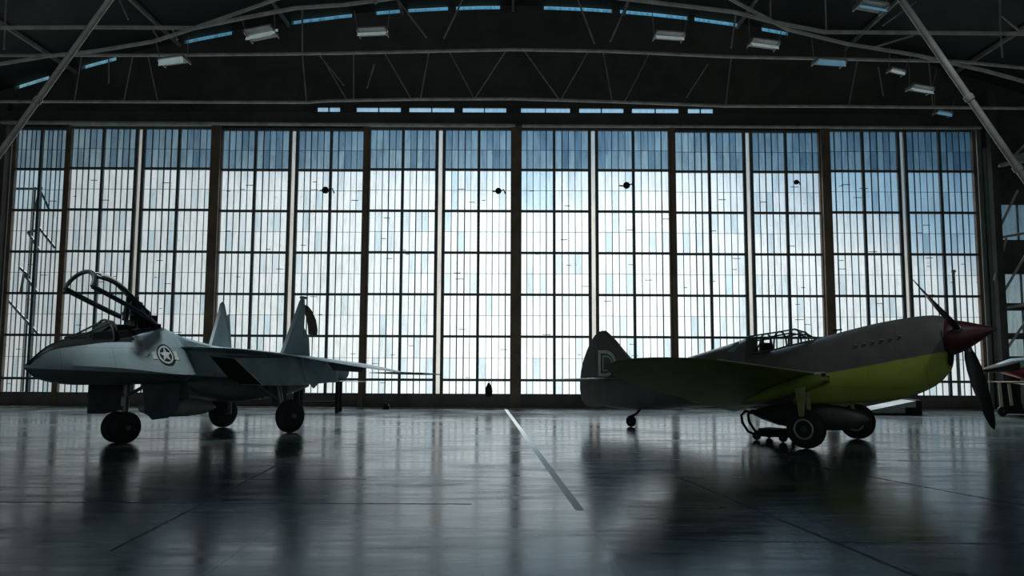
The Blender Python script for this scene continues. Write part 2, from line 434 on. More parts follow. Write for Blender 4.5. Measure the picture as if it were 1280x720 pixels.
# the solid rest of that slit
b = MB()
segs = sorted([(atY(a[0], a[2], YW).x, atY(a[1], a[3], YW).x) for a in side_pts]); cur = -21.2
for a, b2 in segs+[(21.4, 21.5)]:
    if a-cur > .02:
        m_ = max(1, int((a-cur)/1.5)); rings = []
        for i in range(m_+1):
            x = cur+(a-cur)*i/m_; rings.append([(x, YW, roofz(x)-.22), (x, YW+.25, roofz(x)-.22), (x, YW+.25, roofz(x)+.13), (x, YW, roofz(x)+.13)])
        b.loft(rings, True, False)
    cur = b2
tag(b.build('trim_1', 'wall'), kind='structure')

# header track above the doors
hd = MB(); hd.box((-19.2, YW-.34, GT+.16), (17.7, YW, zc0-.03)); tag(hd.build('trim_2', 'wall', None, .02), kind='structure')
tag(MB().tube([(-18.9, YW-.42, GT+.17), (-5.4, YW-.42, GT+.14), (.1, YW-.42, GT+.13)], .065).tube([(.35, YW-.42, GT+.12), (17.3, YW-.42, GT+.10)], .055).build('trim_3', 'truss'), kind='structure')
tag(MB().box((-21.2, YW-.3, 0), (-18.78, YW, 11.2)).build('trim_4', 'wall'), kind='structure')      # dark pier left of the doors
tag(MB().box((17.26, YW-.2, 0), (17.42, YW, GT+.1)).tube([(17.55, YW-.28, 0), (17.5, YW-.28, 9.6)], .09).build('trim_5', 'green_grey'), kind='structure')
tag(MB().box((-18.8, YW-.55, 0), (17.4, YW-.42, .035)).build('trim_6', 'white_strip'), kind='structure')      # floor track

# sliding glazed door leaves
RAILS = [8.75, 7.2, 5.65, 4.11, 2.58, 1.01]
POST = [-18.67, -16.53, -13.83, -10.98, -8.17, -5.42, -2.67, .14, 2.99, 5.93, 8.78, 11.58, 14.46, 17.22]
def leaf(num, i0, i1, yo, pale_rows=(), top='glass_blue'):
    y0 = YW-.06-yo; y1 = y0+.1
    fr = MB(); ra = MB(); mu = MB(); gl = MB(); gb = MB(); gp = MB(); gw_ = MB(); kp = MB()
    X0, X1 = POST[i0], POST[i1]
    zb, zt = .49, GT
    fr.box((X0+.02, y0-.03, 0.0), (X0+.15, y1+.03, zt+.1)).box((X1-.15, y0-.03, .0), (X1-.02, y1+.03, zt+.1))
    ra.box((X0+.15, y0, zt), (X1-.15, y1, zt+.1))
    kp.box((X0+.15, y0-.01, .0), (X1-.15, y1, zb))
    ra.box((X0+.15, y0-.02, zb-.03), (X1-.15, y1+.02, zb+.03))
    for i in range(i0, i1):
        a, b2 = POST[i], POST[i+1]
        la = .15 if i == i0 else .19; lb = .15 if i+1 == i1 else .19
        # post pair where two panels meet, with a narrow pane between
        if i+1 < i1:
            ra.box((b2-.19, y0, zb), (b2-.075, y1, zt)); ra.box((b2+.075, y0, zb), (b2+.19, y1, zt))
            gw_.add([(b2-.075, y0+.05, zb), (b2+.075, y0+.05, zb), (b2+.075, y0+.05, zt), (b2-.075, y0+.05, zt)], [(0, 1, 2, 3)])
        a += la; b2 -= lb
        mid = (a+b2)/2
        ra.box((mid-.05, y0, zb), (mid+.05, y1, zt))
        for z in RAILS: ra.box((a, y0+.01, z-.045), (b2, y1-.01, z+.045))
        levels = [zt]+RAILS+[zb]
        for h, (xa, xb) in enumerate(((a, mid-.05), (mid+.05, b2))):
            cuts = [xa]
            nc = 5
            for q in range(1, nc): cuts.append(xa+(xb-xa)*q/nc+random.uniform(-.012, .012))
            cuts.append(xb)
            for q in cuts[1:-1]:
                t = random.choice((.009, .012, .013, .019)); mu.box((q-t, y0+.03, zb), (q+t, y1-.03, zt))
            for li in range(len(levels)-1):
                z1, z0 = levels[li], levels[li+1]
                halves = [(z0, z1)] if li == len(levels)-2 else [(z0, (z0+z1)/2), ((z0+z1)/2, z1)]
                if len(halves) == 2:
                    zm = (z0+z1)/2
                    mu.box((xa, y0+.04, zm-.007), (xb, y1-.04, zm+.007))
                for (za, zb2) in halves:
                    for q in range(nc):
                        tgt = gl
                        if li == 0: tgt = gb
                        elif (i, h, li) in pale_rows or (i, li) in pale_rows: tgt = gp
                        elif random.random() < .006: tgt = gp
                        # some panes lost: only daylight in the frame
                        tgt.add([(cuts[q]+.001, y0+.05, za+.001), (cuts[q+1]-.001, y0+.05, za+.001), (cuts[q+1]-.001, y0+.05, zb2-.001), (cuts[q]+.001, y0+.05, zb2-.001)], [(0, 1, 2, 3)])
        # broken short bars and clips on the muntins
        for q in range(9):
            x = random.uniform(a+.1, b2-.2); z = random.uniform(.8, 8.5)
            mu.box((x, y0+.03, z), (x+random.uniform(.1, .32), y1-.03, z+.02))
    o = fr.build('door_%d' % num, 'door_brown'); tag(o, kind='structure')
    ra.build('mullion_grid', 'door_steel', o); mu.build('muntins', 'muntin', o); kp.build('kick_panel', 'kick', o)
    gl.build('glass', 'glass', o); gb.build('tinted_glass', top, o)
    if gp.f: gp.build('pale_glass', 'glass_pale', o)
    if gw_.f: gw_.build('edge_glass', 'glass_warm', o)
leaf(1, 0, 1, 0, [(0, 1)])
leaf(2, 1, 3, .16)
leaf(3, 3, 5, .0)
leaf(4, 5, 7, .16)
leaf(5, 7, 9, .16, [(7, 0, 1)])
leaf(6, 9, 11, .0)
leaf(7, 11, 13, .16, [(11, 1), (12, 1), (12, 2)])
# dark jamb posts where leaves overlap
jp = MB()
for x, wd in ((.14, .2), (-10.98, .17), (11.58, .16), (-5.42, .08), (5.93, .07)):
    jp.box((x-wd, YW-.36, .03), (x+wd, YW-.24, GT+.14))
tag(jp.build('trim_7', 'door_brown'), kind='structure')

# ------------------------------------------------------------------ outdoors, seen through the glass
st = empty('outdoor_stair', (-18.4, 30.5, 0), 0, 'dark zigzag steel stair standing outdoors behind the leftmost door panel', 'stair')
def W(px, py, Y, o): return atY(px, py, Y)-o.location
b = MB()
for pl in ([(15, 236), (50, 236), (62, 262)], [(50, 236), (44, 262)], [(35, 290), (49, 313)], [(49, 285), (69, 310)], [(35, 290), (52, 287)], [(30, 342), (26, 365)], [(30, 342), (46, 365)], [(10, 375), (48, 418)], [(24, 334), (36, 345)]):
    b.tube([W(x, y, 30.5, st) for x, y in pl], .055, 6)
b.build_each('stair_flight', 'door_steel', st)
b = MB()
for px in (44, 52): b.tube([W(px, 234, 30.6, st), V((W(px, 234, 30.6, st).x, .1, 0))], .045, 6)
b.build_each('post', 'door_steel', st)
pp = atY(1192, 341, 31); po = empty('outdoor_pole', (pp.x, 31, 0), 0, 'thin dark pole standing outdoors behind the rightmost door leaf', 'pole')
MB().tube([(0, 0, 0), (0, 0, pp.z)], [.07, .05], 8).build('shaft', 'door_steel', po)
MB().lathe((0, 0, pp.z), (0, 0, 1), [(0, .05), (.03, .09), (.10, .09), (.14, .02)], 10).build('cap', 'door_steel', po)

# floodlights fixed on the door glazing
for (px, py, s, lb) in ((407, 238, 1.0, 'small dark floodlight with side arms on the third door panel from the left of centre'), (623, 239, .9, 'small dark floodlight just left of the thick centre post'),
                    (783, 232, 1.0, 'small dark floodlight on a bent arm right of the centre post'), (995, 228, .7, 'smallest dark floodlight high on the door glass left of the brown post')):
    p = atY(px, py, YW-.32)
    o = empty('floodlight', p, 0, lb, 'floodlight', 'floodlights on the door glazing')
    r = .13*s
    MB().lathe((0, -.08, 0), (0, 1, 0), [(0, r*.55), (.02, r), (.08, r*.95), (.16, r*.45), (.2, r*.3)], 12).build('lamp_body', 'dark', o)
    mb = MB().tube([(0, .1, 0), (r*1.7, .12, r*.7), (r*2.2, .14, -r*.6)], .02*s+.008, 6)
    if px != 995: mb.tube([(0, .1, 0), (-r*1.9, .12, r*.2)], .028*s, 6)
    mb.build_each('bracket', 'dark', o)
o = empty('hanging_bag', atY(611, 494, YW-.32), 0, 'small dark bundle hanging on the lowest door panes left of the centre post', 'bag')
MB().lathe((0, 0, -.02), (0, 0, 1), [(-.04, .03), (0, .11), (.14, .14), (.3, .12), (.42, .05), (.46, .01)], 10).build('bag_body', 'dark', o)
MB().tube([(-.04, 0, .4), (0, 0, .52), (.04, 0, .4)], .012, 6).build('strap', 'dark', o)

# ------------------------------------------------------------------ roof steelwork
def truss(Y, label, chords, posts, r, rw, mat='truss', wmat='truss_dark'):
    o = empty('roof_truss', (0, Y, 9.8), 0, label, 'roof truss', 'roof trusses')
    oo = V(o.location)
    for nm, pts, rr in chords:
        MB().tube([atY(x, y, Y)-oo for x, y in pts], rr, 8).build(nm, mat, o)
    for (xa, ya, xb, yb) in posts:
        MB().tube([atY(xa, ya, Y+.02)-oo, atY(xb, yb, Y+.02)-oo], rw, 6).build('web_brace', wmat, o)
    return o
truss(24, 'bow roof truss nearest the glazed doors, long level chords with V braces', [
    ('top_chord', [(-60, 69), (200, 69), (400, 67), (520, 64.5), (640, 62), (760, 64), (914, 71), (1060, 74), (1200, 77), (1340, 91)], .055),
    ('bottom_chord', [(-60, 127), (100, 127), (385, 128), (410, 126), (520, 124), (640, 123.5), (760, 127), (905, 132.5), (1060, 133), (1340, 136)], .05)],
    [(481, 67, 513, 122), (536, 66, 526, 122), (562, 65, 592, 122), (632, 64, 594, 122), (655, 63, 698, 123), (735, 65, 702, 123), (754, 65, 765, 126), (811, 68, 781, 127),
     (400, 68, 433, 124), (442, 68, 442, 124), (468, 80, 459, 110), (166, 70, 155, 126), (185, 70, 197, 126), (102, 70, 93, 126), (378, 68, 383, 127), (914, 72, 907, 132), (1072, 75, 1061, 132),
     (1161, 77, 1166, 132), (885, 80, 858, 122), (430, 107, 400, 70), (136, 70, 136, 104), (1098, 84, 1104, 120)], .023, .022)
truss(17.5, 'arched roof truss over the aircraft, its chord bending up towards the ridge', [
    ('lower_chord', [(-80, 35), (120, 34), (243, 35), (306, 22), (370, 10), (430, 6), (520, -6), (640, -9), (760, -4), (860, 8), (917, 15), (965, 27), (1031, 40), (1160, 41), (1360, 43)], .05),
    ('arch_chord', [(-80, 90), (0, 80), (60, 70), (118, 64), (191, 52), (240, 36), (320, 8), (420, -28), (640, -52), (860, -30), (930, 8), (985, 37), (1060, 55), (1146, 69), (1230, 88), (1340, 118)], .045)],
    [(499, 2, 533, 47), (580, -4, 555, 48), (720, -6, 743, 54), (786, 0, 763, 52), (378, 10, 378, 67), (8, -10, 5, 62), (1250, -10, 1250, 30), (1250, 30, 1253, 72), (1252, 20, 1300, 60),
     (1145, 2, 1104, 32), (1031, -20, 1033, 40), (963, -20, 963, 26), (140, -20, 160, 24), (215, 36, 222, 50), (190, 36, 200, 52), (920, 16, 914, 60), (1090, 60, 1142, 44)], .023, .022)
truss(12.5, 'highest roof truss, hardly seen, nearer than the arched one', [
    ('chord', [(-100, -22), (640, -60), (1380, -20)], .06)], [(440, -50, 470, 4), (330, -40, 300, -5)], .03, .03)
# roof purlins running to the doors
for i, px in enumerate((-16.5, -12.6, -8.5, -4.2, 0, 4.2, 8.5, 12.6, 16.5)):
    b = MB(); z = roofz(px)-.22
    b.box((px-.05, -10, z-.1), (px+.05, YW, z+.02)); tag(b.build('trim_%d' % (10+i), 'truss_dark', None, 0, (px, 10, z)), kind='structure')
# big diagonal brace pipes
def brace(pa, pb, Y, r, lb):
    a = atY(*pa, Y); b_ = atY(*pb, Y); d = (b_-a); a = a-d*.25; b_ = b_+d*1.1
    if 1: b_ = a+(b_-a)*(a.z/(a.z-b_.z))
    o = empty('brace_pipe', b_, 0, lb, 'brace', 'diagonal brace pipes')
    MB().tube([a-b_, V((0, 0, 0))], r, 12).build('pipe', 'truss', o)
    mb = MB(); dd = (b_-a).normalized()
    for k_ in (.28, .42, .5):
        p = a+(b_-a)*k_-b_; mb.lathe(p, dd, [(0, r), (.01, r*1.35), (.1, r*1.35), (.11, r)], 12)
    mb.build_each('collar', 'truss', o)
brace((137, 0), (3, 187), 13.0, .055, 'long diagonal steel brace pipe slanting down above the jet fighter')
brace((1127, 0), (1276, 216), 13.0, .06, 'long diagonal steel brace pipe slanting down above the propeller fighter')

# louvred ceiling lights
def lamp(px, py, wpx, hpx, Y, tilt, slats, mat, lb):
    p = atY(px, py, Y); s = Y/F; w_ = wpx*s; h_ = hpx*s
    o = empty('ceiling_light', p, 0, lb, 'ceiling light', 'louvred ceiling lights')
    o.rotation_euler = (0, math.radians(tilt), 0)
    dpt = h_*1.4+.1
    e = MB()
    e.box((-w_/2, -dpt/2, .05), (w_/2, dpt/2, .09))
    e.box((-w_/2, -dpt/2, -.02), (-w_/2+.03, dpt/2, .06)).box((w_/2-.03, -dpt/2, -.02), (w_/2, dpt/2, .06))
    e.build('housing', 'truss_dark', o)
    for i in range(slats):
        z0 = -h_/2+h_*i/slats; y = -dpt/2+dpt*i/slats
        q = MB().prism([(-w_/2+.03+.04*i, y, z0), (w_/2-.03+.04*i, y, z0), (w_/2-.03+.04*i, y+.06, z0+h_/slats*.62), (-w_/2+.03+.04*i, y+.06, z0+h_/slats*.62)], .02, (0, -1, .15))
        q.build('diffuser', mat, o)
    MB().tube([(-w_/2, 0, .07), (-w_/2-.1, 0, .75)], .012, 6).tube([(w_/2, 0, .07), (w_/2+.1, 0, .75)], .012, 6).build_each('hanger', 'truss_dark', o)
lamp(218, 78, 34, 14, 22, -8, 1, 'lamp', 'single pale ceiling light below the chord, leftmost of the pale lights')
lamp(327, 44, 36, 22, 22, -12, 3, 'lamp', 'three slat ceiling light, tilted, left of the roof centre')
lamp(466, 42, 38, 15, 22, -3, 2, 'lamp', 'two slat ceiling light nearest the roof centre on the left')
lamp(836, 47, 38, 15, 22, 4, 2, 'lamp', 'two slat ceiling light nearest the roof centre on the right')
lamp(954, 57, 36, 15, 22, 8, 2, 'lamp', 'two slat ceiling light right of the roof centre, under the arched chord')
lamp(1036, 80, 38, 12, 22, 4, 1, 'lamp_sky_blue', 'ceiling light with reflected sky put in as blue glow, under the level chord on the right')
lamp(1088, 11, 36, 15, 16, 10, 2, 'lamp_sky_blue', 'ceiling light with reflected sky put in as blue glow, highest of all, beside the long brace pipe')
lamp(1150, 113, 28, 12, 23, 10, 2, 'lamp', 'small bracket shaped ceiling light lowest on the right')
lamp(1178, 143, 20, 7, 26.5, 10, 1, 'lamp_sky_blue', 'small blue light just above the right end of the doors')
lamp(1120, 91, 20, 7, 23, 14, 1, 'lamp', 'small pale ceiling light beside the right chord post')

# added spot lamps, unseen above the frame, that brighten the two aircraft
def bay(loc, aim, W_, ang, lb):
    o = empty('added_spot_lamp', loc, 0, lb, 'ceiling light', 'added spot lamps')
    MB().lathe((0, 0, .1), (0, 0, 1), [(0, .30), (.12, .24), (.3, .12), (.5, .10), (.52, 0)], 20).build('reflector', 'truss_dark', o)
    MB().tube([(0, 0, .6), (0, 0, roofz(loc[0])-.1-loc[2])], .015, 6).build_each('hanger', 'truss_dark', o)
    l = bpy.data.lights.new('added_spot_light', 'SPOT'); l.energy = W_; l.spot_size = math.radians(ang); l.spot_blend = .9; l.shadow_soft_size = .35; l.color = (.86, .97, 1.0)
    lo = bpy.data.objects.new('added_spot_light', l); col.objects.link(lo); lo.parent = o
    lo.rotation_euler = (V(aim)-V(loc)).to_track_quat('-Z', 'Y').to_euler()
bay((-11.5, 11.5, 10.2), (-8.0, 17.6, 1.9), 3600, 30, 'added unseen spot lamp that brightens the jet fighter')
bay((6.5, 9.5, 10.6), (8.0, 15.6, 2.6), 520, 26, 'added unseen spot lamp that brightens the propeller fighter')

# right hand steel frame standing in front of the end wall
o = empty('lattice_frame', (17.9, 27.0, 0), 0, 'pale lattice steel frame standing between the doors and the grey cabinet', 'steel frame')
mb = MB(); oo = V(o.location)
for a, b_ in (((1272, 238), (1247, 290)), ((1300, 288), (1245, 298)), ((1290, 305), (1250, 373)), ((1290, 390), (1252, 446)), ((1240, 208), (1264, 202)), ((1290, 172), (1262, 200)), ((1300, 378), (1247, 386)), ((1258, 298), (1243, 350))):
    mb.tube([atY(*a, 27.0)-oo, atY(*b_, 27.0)-oo], .045, 8)
mb.build_each('diagonal_brace', 'truss', o)
MB().box((-.62, -.12, 0), (-.36, .12, 11.6)).build('column', 'wall', o); MB().box((1.6, -.12, 0), (1.8, .12, 11.6)).build('column', 'truss_dark', o)
o = empty('wall_bracket', atY(1270, 195, 25.5), 0, 'pale wedge shaped steel bracket high on the right by the brace pipe', 'bracket')
MB().prism([(-.35, 0, -.05), (.5, 0, .18), (.9, 0, .15), (.9, 0, -.25), (.1, 0, -.22)], .12, (0, 1, 0)).build('plate', 'grey_panel', o)
MB().tube([(-.6, 0, -.35), (.1, .02, -.2)], .05, 8).build('arm', 'truss', o)

# ------------------------------------------------------------------ wheels
def wheel(name, parent, c, r, wd, ax=(0, 1, 0), rim=True, rr=.5, dark=False):
    c = V(c); a = V(ax).normalized()
    t = MB().lathe(c-a*wd/2, a, [(0, r*rr), (0.0, r*.72), (wd*.08, r*.9), (wd*.25, r*.985), (wd*.5, r), (wd*.75, r*.985), (wd*.92, r*.9), (wd, r*.72), (wd, r*rr)], 32)
    o = t.build(name, 'tyre', parent)
    hb = 'gear' if dark else 'hub'
    for s in (-1, 1):
        p = c+a*s*wd*.5
        MB().lathe(p-a*s*.03, a*s, [(0, r*rr*1.0), (.025, r*rr*.98), (.01, r*rr*.7), (.012, r*.2), (.05, r*.17), (.055, 0)], 24).build('hub', hb, o)
        if rim:
            MB().lathe(p-a*s*.012, a*s, [(0, r*rr*.94), (0, r*(rr+.08)), (.018, r*(rr+.07)), (.03, r*(rr+.01)), (.018, r*rr*.94), (0, r*rr*.94)], 32, True, False).build('rim', 'rim', o)
    return o

# ------------------------------------------------------------------ propeller fighter (x forward, y left, z up)
PA = math.radians(-45)
P = empty('propeller_fighter', (7.0, 16.74, 0), PA, 'olive and yellow-green propeller fighter with a dark red spinner, parked tail down', 'aircraft')
# fuselage: x, top, bottom, half width
FT = [(-6.45, 1.42, .52, .05), (-6.0, 1.46, .48, .10), (-5.2, 1.54, .47, .20), (-4.2, 1.66, .52, .31), (-3.4, 1.78, .60, .39), (-2.4, 1.90, .70, .46), (-1.4, 2.02, .77, .50), (-.6, 2.20, .82, .51),
      (-.1, 2.32, .85, .50), (.4, 2.45, .89, .49), (1.0, 2.585, .95, .47), (1.6, 2.68, 1.08, .45), (2.0, 2.715, 1.26, .42), (2.22, 2.70, 1.44, .39), (2.34, 2.66, 1.60, .36)]
def fus_ring(x, zt, zb, hw, n=32, ex=2.25):
    zc = (zt+zb)/2; hh = (zt-zb)/2; out = []
    for k_ in range(n):
        a = 2*PI*k_/n; c_, s_ = math.cos(a), math.sin(a)
        ww = hw*(1-.22*max(0, -s_)**2) if x > 0 else hw
        out.append(V((x, ww*math.copysign(abs(c_)**(2/ex), c_), zc+hh*math.copysign(abs(s_)**(2/ex), s_))))
    return out
rings = []
for i in range(61):
    x = -6.45+(2.34+6.45)*i/60; zt, zb, hw = smooth_table(FT, x); rings.append(fus_ring(x, zt, zb, hw))
MB().loft(rings).build('fuselage', 'p40', P)
# chin intake mouth
MB().lathe((2.345, 0, 1.86), (1, 0, -.05), [(0, .235), (.012, .235), (.012, .20), (.0, .19)], 28, True, False).build('intake_lip', 'p40_under', P)
mb = MB().lathe((2.343, 0, 1.86), (1, 0, -.05), [(0, .21), (.004, .21)], 24)
for y in (-.09, .09, 0): mb.lathe((2.35, y, 1.84 if y else 1.78), (1, 0, -.05), [(0, .085), (.012, .085)], 16)
mb.build('radiator_intake', 'dark', P)
# razorback behind the canopy, narrow spine
rg = []
for x, zt, hw in ((-4.0, 1.70, .06), (-3.55, 1.87, .12), (-2.7, 2.10, .22), (-2.2, 2.24, .27), (-1.86, 2.35, .30)):
    zb = smooth_table(FT, x)[0]-.2; hh = zt-zb; rg.append([V((x, hw*1.25*math.cos(PI*k_/12), zb+hh*math.sin(PI*k_/12)**.8 if 0 < k_ < 12 else zb)) for k_ in range(13)])
MB().loft(rg).build('spine_fairing', 'p40_dark', P)
# rear quarter windows
for s in (-1, 1):
    pts = [(-2.32, s*.285, 1.98), (-2.16, s*.30, 1.98), (-2.04, s*.275, 2.16), (-2.06, s*.255, 2.22), (-2.2, s*.25, 2.17)]
    MB().prism([V(p) for p in pts], .03, (0, 1, .4*s)).build('quarter_window', 'white_mark' if 0 else 'blue_grey', P)
# canopy glazing with its frames
CT = [(-1.9, 2.345, .27, 1.95), (-1.6, 2.385, .30, 1.97), (-1.15, 2.44, .32, 2.03), (-.8, 2.49, .32, 2.12), (-.62, 2.44, .28, 2.16), (-.40, 2.31, .2, 2.22), (-.28, 2.29, .1, 2.24)]
def cring(x, grow=0):
    zt, hw, zb = lerp_table(CT, x); out = []
    for k_ in range(13):
        a = PI*k_/12; out.append(V((x, (hw+grow)*math.copysign(abs(math.cos(a))**.75, math.cos(a)), zb+(zt+grow-zb)*math.sin(a)**.85 if 0 < k_ < 12 else zb)))
    return out
cg = MB(); rs = [cring(x) for x in (-1.88, -1.6, -1.15, -.8, -.62, -.40, -.28)]; cg.loft(rs, False, True, False); cp = cg.build('canopy', 'plexi', P)
mb = MB()
for x in (-1.88, -1.5, -1.15, -.8, -.60, -.30): mb.tube(cring(x, .01), .022, 6)
for k_ in (0, 3, 6, 9, 12): mb.tube([cring(x, .01)[k_] for x in (-1.88, -1.5, -1.15, -.8, -.6, -.4, -.29)], .02, 6)
mb.build('frame', 'canopy_metal', cp)
st_ = MB(); st_.box((-1.55, -.18, 1.7), (-1.45, .18, 2.2)).box((-1.5, -.18, 1.75), (-1.1, .18, 1.85)); st_.tube([(-1.75, -.18, 1.9), (-1.55, 0, 2.32), (-1.75, .18, 1.9)], .02); st_.build('pilot_seat', 'dark', P)
# gun sight / filler bump on the nose
MB().tube([(.12, 0, 2.36), (.15, 0, 2.46)], .015, 6).tube([(.05, 0, 2.45), (.26, 0, 2.47)], .018, 6).build('ring_sight', 'dark', P)
# exhaust stubs
mb = MB()
for q in range(6):
    for s in (-1, 1):
        x = .75+q*.17; hw = smooth_table(FT, x)[2]
        mb.tube([(x, s*(hw-.03), 2.12+q*.035), (x-.06, s*(hw+.015), 2.12+q*.035)], .02, 8)
mb.build_each('exhaust_stub', 'p40_dark', P)
# fin and rudder
def flat(name, pts, mat, parent, th=.1, y=0, edge=.03):
    """thin lens-section surface in the x-z plane"""
    ps = [V((p[0], y, p[1])) for p in pts]; c_ = sum(ps, V())/len(ps)
    n_ = len(ps); mb = MB()
    inner = [p+(c_-p)*.22 for p in ps]
    vs = [p for p in ps]+[p+V((0, th/2, 0)) for p in inner]+[p-V((0, th/2, 0)) for p in inner]
    fs = [(i, (i+1) % n_, n_+(i+1) % n_, n_+i) for i in range(n_)]+[((i+1) % n_, i, 2*n_+i, 2*n_+(i+1) % n_) for i in range(n_)]
    fs += [tuple(range(n_, 2*n_)), tuple(reversed(range(2*n_, 3*n_)))]
    mb.add(vs, fs, True); return mb.build(name, mat, parent)
fin = [(-6.33, 2.58), (-6.2, 2.585), (-6.08, 2.50), (-5.94, 2.39), (-5.64, 2.08), (-5.36, 1.82), (-5.0, 1.64), (-4.6, 1.55), (-4.8, 1.3), (-6.36, 1.0)]
flat('fin', fin, 'p40_dark', P, .13)
rud = [(-6.30, 2.59), (-6.45, 2.56), (-6.6, 2.46), (-6.74, 2.3), (-6.9, 2.02), (-7.03, 1.74), (-7.11, 1.45), (-7.15, 1.15), (-7.15, .92), (-7.09, .66), (-6.95, .50), (-6.75, .455), (-6.5, .455), (-6.30, .50)]
ro = flat('rudder', rud, 'p40_dark', P, .11)
# white letter D on both sides of the fin
def letter_D(parent, x0, z0, w_, h_, y, s, mat, t):
    """plain outlined capital D; s is the side it faces"""
    def outline(k_):
        pts = [(k_, k_), (k_, h_-k_)]
        for a in range(0, 13):
            an = PI/2-PI*a/12; rx = w_*.62-k_; rz = h_/2-k_
            pts.append((w_*.38+rx*math.cos(an), h_/2+rz*math.sin(an)))
        return pts
    o_, i_ = outline(0), outline(t); n_ = len(o_)
    P3 = lambda p, yy: (x0+p[0]*(-s), yy, z0+p[1])
    mb = MB(); vs = [P3(p, y) for p in o_]+[P3(p, y) for p in i_]+[P3(p, y+s*.006) for p in o_]+[P3(p, y+s*.006) for p in i_]
    fs = []
    for i in range(n_):
        j = (i+1) % n_
        fs += [(i, j, n_+j, n_+i), (2*n_+i, 2*n_+j, 3*n_+j, 3*n_+i), (i, j, 2*n_+j, 2*n_+i), (n_+i, n_+j, 3*n_+j, 3*n_+i)]
    mb.add(vs, fs); return mb.build('letter', mat, parent)
letter_D(P, -6.42, 1.32, .62, .72, -.075, -1, 'white_mark', .085)
letter_D(P, -6.27, 1.47, .34, .42, -.075, -1, 'white_mark', .03)
letter_D(P, -5.8, 1.32, .62, .72, .075, 1, 'white_mark', .085)
# tailplane
def surf(name, sts, mat, parent, th=.1, n=10):
    """sts: (y, xLE, zLE, xTE, zTE, thickness)"""
    rings = []
    for (y, xl, zl, xt, zt, t) in sts:
        r_ = []
        L = V((xl, y, zl)); T = V((xt, y, zt)); d = T-L; up = V((-(T-L).z, 0, (T-L).x)); up = up.normalized() if up.length > 1e-6 else V((0, 0, 1))
        if up.z < 0: up = -up
        cs = [0, .015, .05, .12, .25, .4, .6, .8, .93]
        prof = lambda c_: 2.6*(0.2969*math.sqrt(c_)-.126*c_-.3516*c_*c_+.2843*c_**3-.1036*c_**4)
        for c_ in cs: r_.append(L+d*c_+up*t*prof(c_))
        r_.append(T)
        for c_ in reversed(cs[1:]): r_.append(L+d*c_-up*t*prof(c_)*.8)
        rings.append(r_)
    return MB().loft(rings, True, True).build(name, mat, parent)
for s in (1, -1):
    sts = []
    for y in (.05, .5, 1.0, 1.5, 1.85, 2.1, 2.22, 2.28):
        e = math.sqrt(max(0, 1-(max(0, y-1.3)/1.0)**2)); le = -5.55-.10*y; te = -6.5
        m_ = (le+te)/2-.03; h_ = (le-te)/2*max(e, .12)
        sts.append((s*y, m_+h_, 1.29+.0*y, m_-h_, 1.24, .095*max(e, .3)))
    surf('tailplane', sts, 'p40_dark', P)
# wings
def wingsec(w_):
    le = .22-.12*w_; te = -2.35+.1*w_
    if w_ > 4.3:
        e = math.sqrt(max(0.0, 1-((w_-4.3)/2.02)**2)); m_ = -1.18
        le0 = le; te0 = te; le = m_+(le0-m_)*max(e, .03); te = m_+(te0-m_)*max(e, .03)
    zref = 1.43+.086*w_
    zl = zref+.34*(le-(.22-.12*w_)); zt = zref+.34*(te-(.22-.12*w_))
    if w_ > 4.3: zl += .0
    ch = (le-te)
    return le, zl, te, zt, .078*ch*(1-.3*w_/6.4)
for s in (1, -1):
    sts = [(s*w_, *(lambda q: (q[0], q[1], q[2], q[3], q[4]))(wingsec(w_))) for w_ in (0, .5, 1.2, 2, 3, 4, 4.3, 4.7, 5.1, 5.5, 5.8, 6.0, 6.15, 6.25, 6.30)]
    wg = surf('wing', sts, 'p40_wing_shade', P)
    # rim light along the leading edge, put in as a pale strip
    MB().tube([V((wingsec(w_)[0]+.0, s*w_, wingsec(w_)[1]+.018)) for w_ in (1.0, 2, 3, 4, 4.3)], .012, 6).build('leading_edge_highlight', 'cream', wg)
    # gun port and landing light box at the root
    y = s*1.0
    bx = MB().box((.12, y-.16, 1.44), (.24, y+.16, 1.56)).build('landing_light', 'cream', wg)
    MB().box((.242, y-.11, 1.465), (.25, y+.11, 1.535)).build('lens', 'dark', bx)
    # wing root fairing
    MB().loft([[V((x, s*(.38+.32*math.cos(a)*k2), zc+.13*math.sin(a)*k2)) for a in [2*PI*j/14 for j in range(14)]] for x, zc, k2 in ((.16, 1.40, .55), (.0, 1.36, .85), (-.8, 1.12, 1.1), (-1.8, .88, 1.1), (-2.6, .8, .8), (-3.3, .8, .2))]).build('root_fairing', 'p40_wing_shade', P)
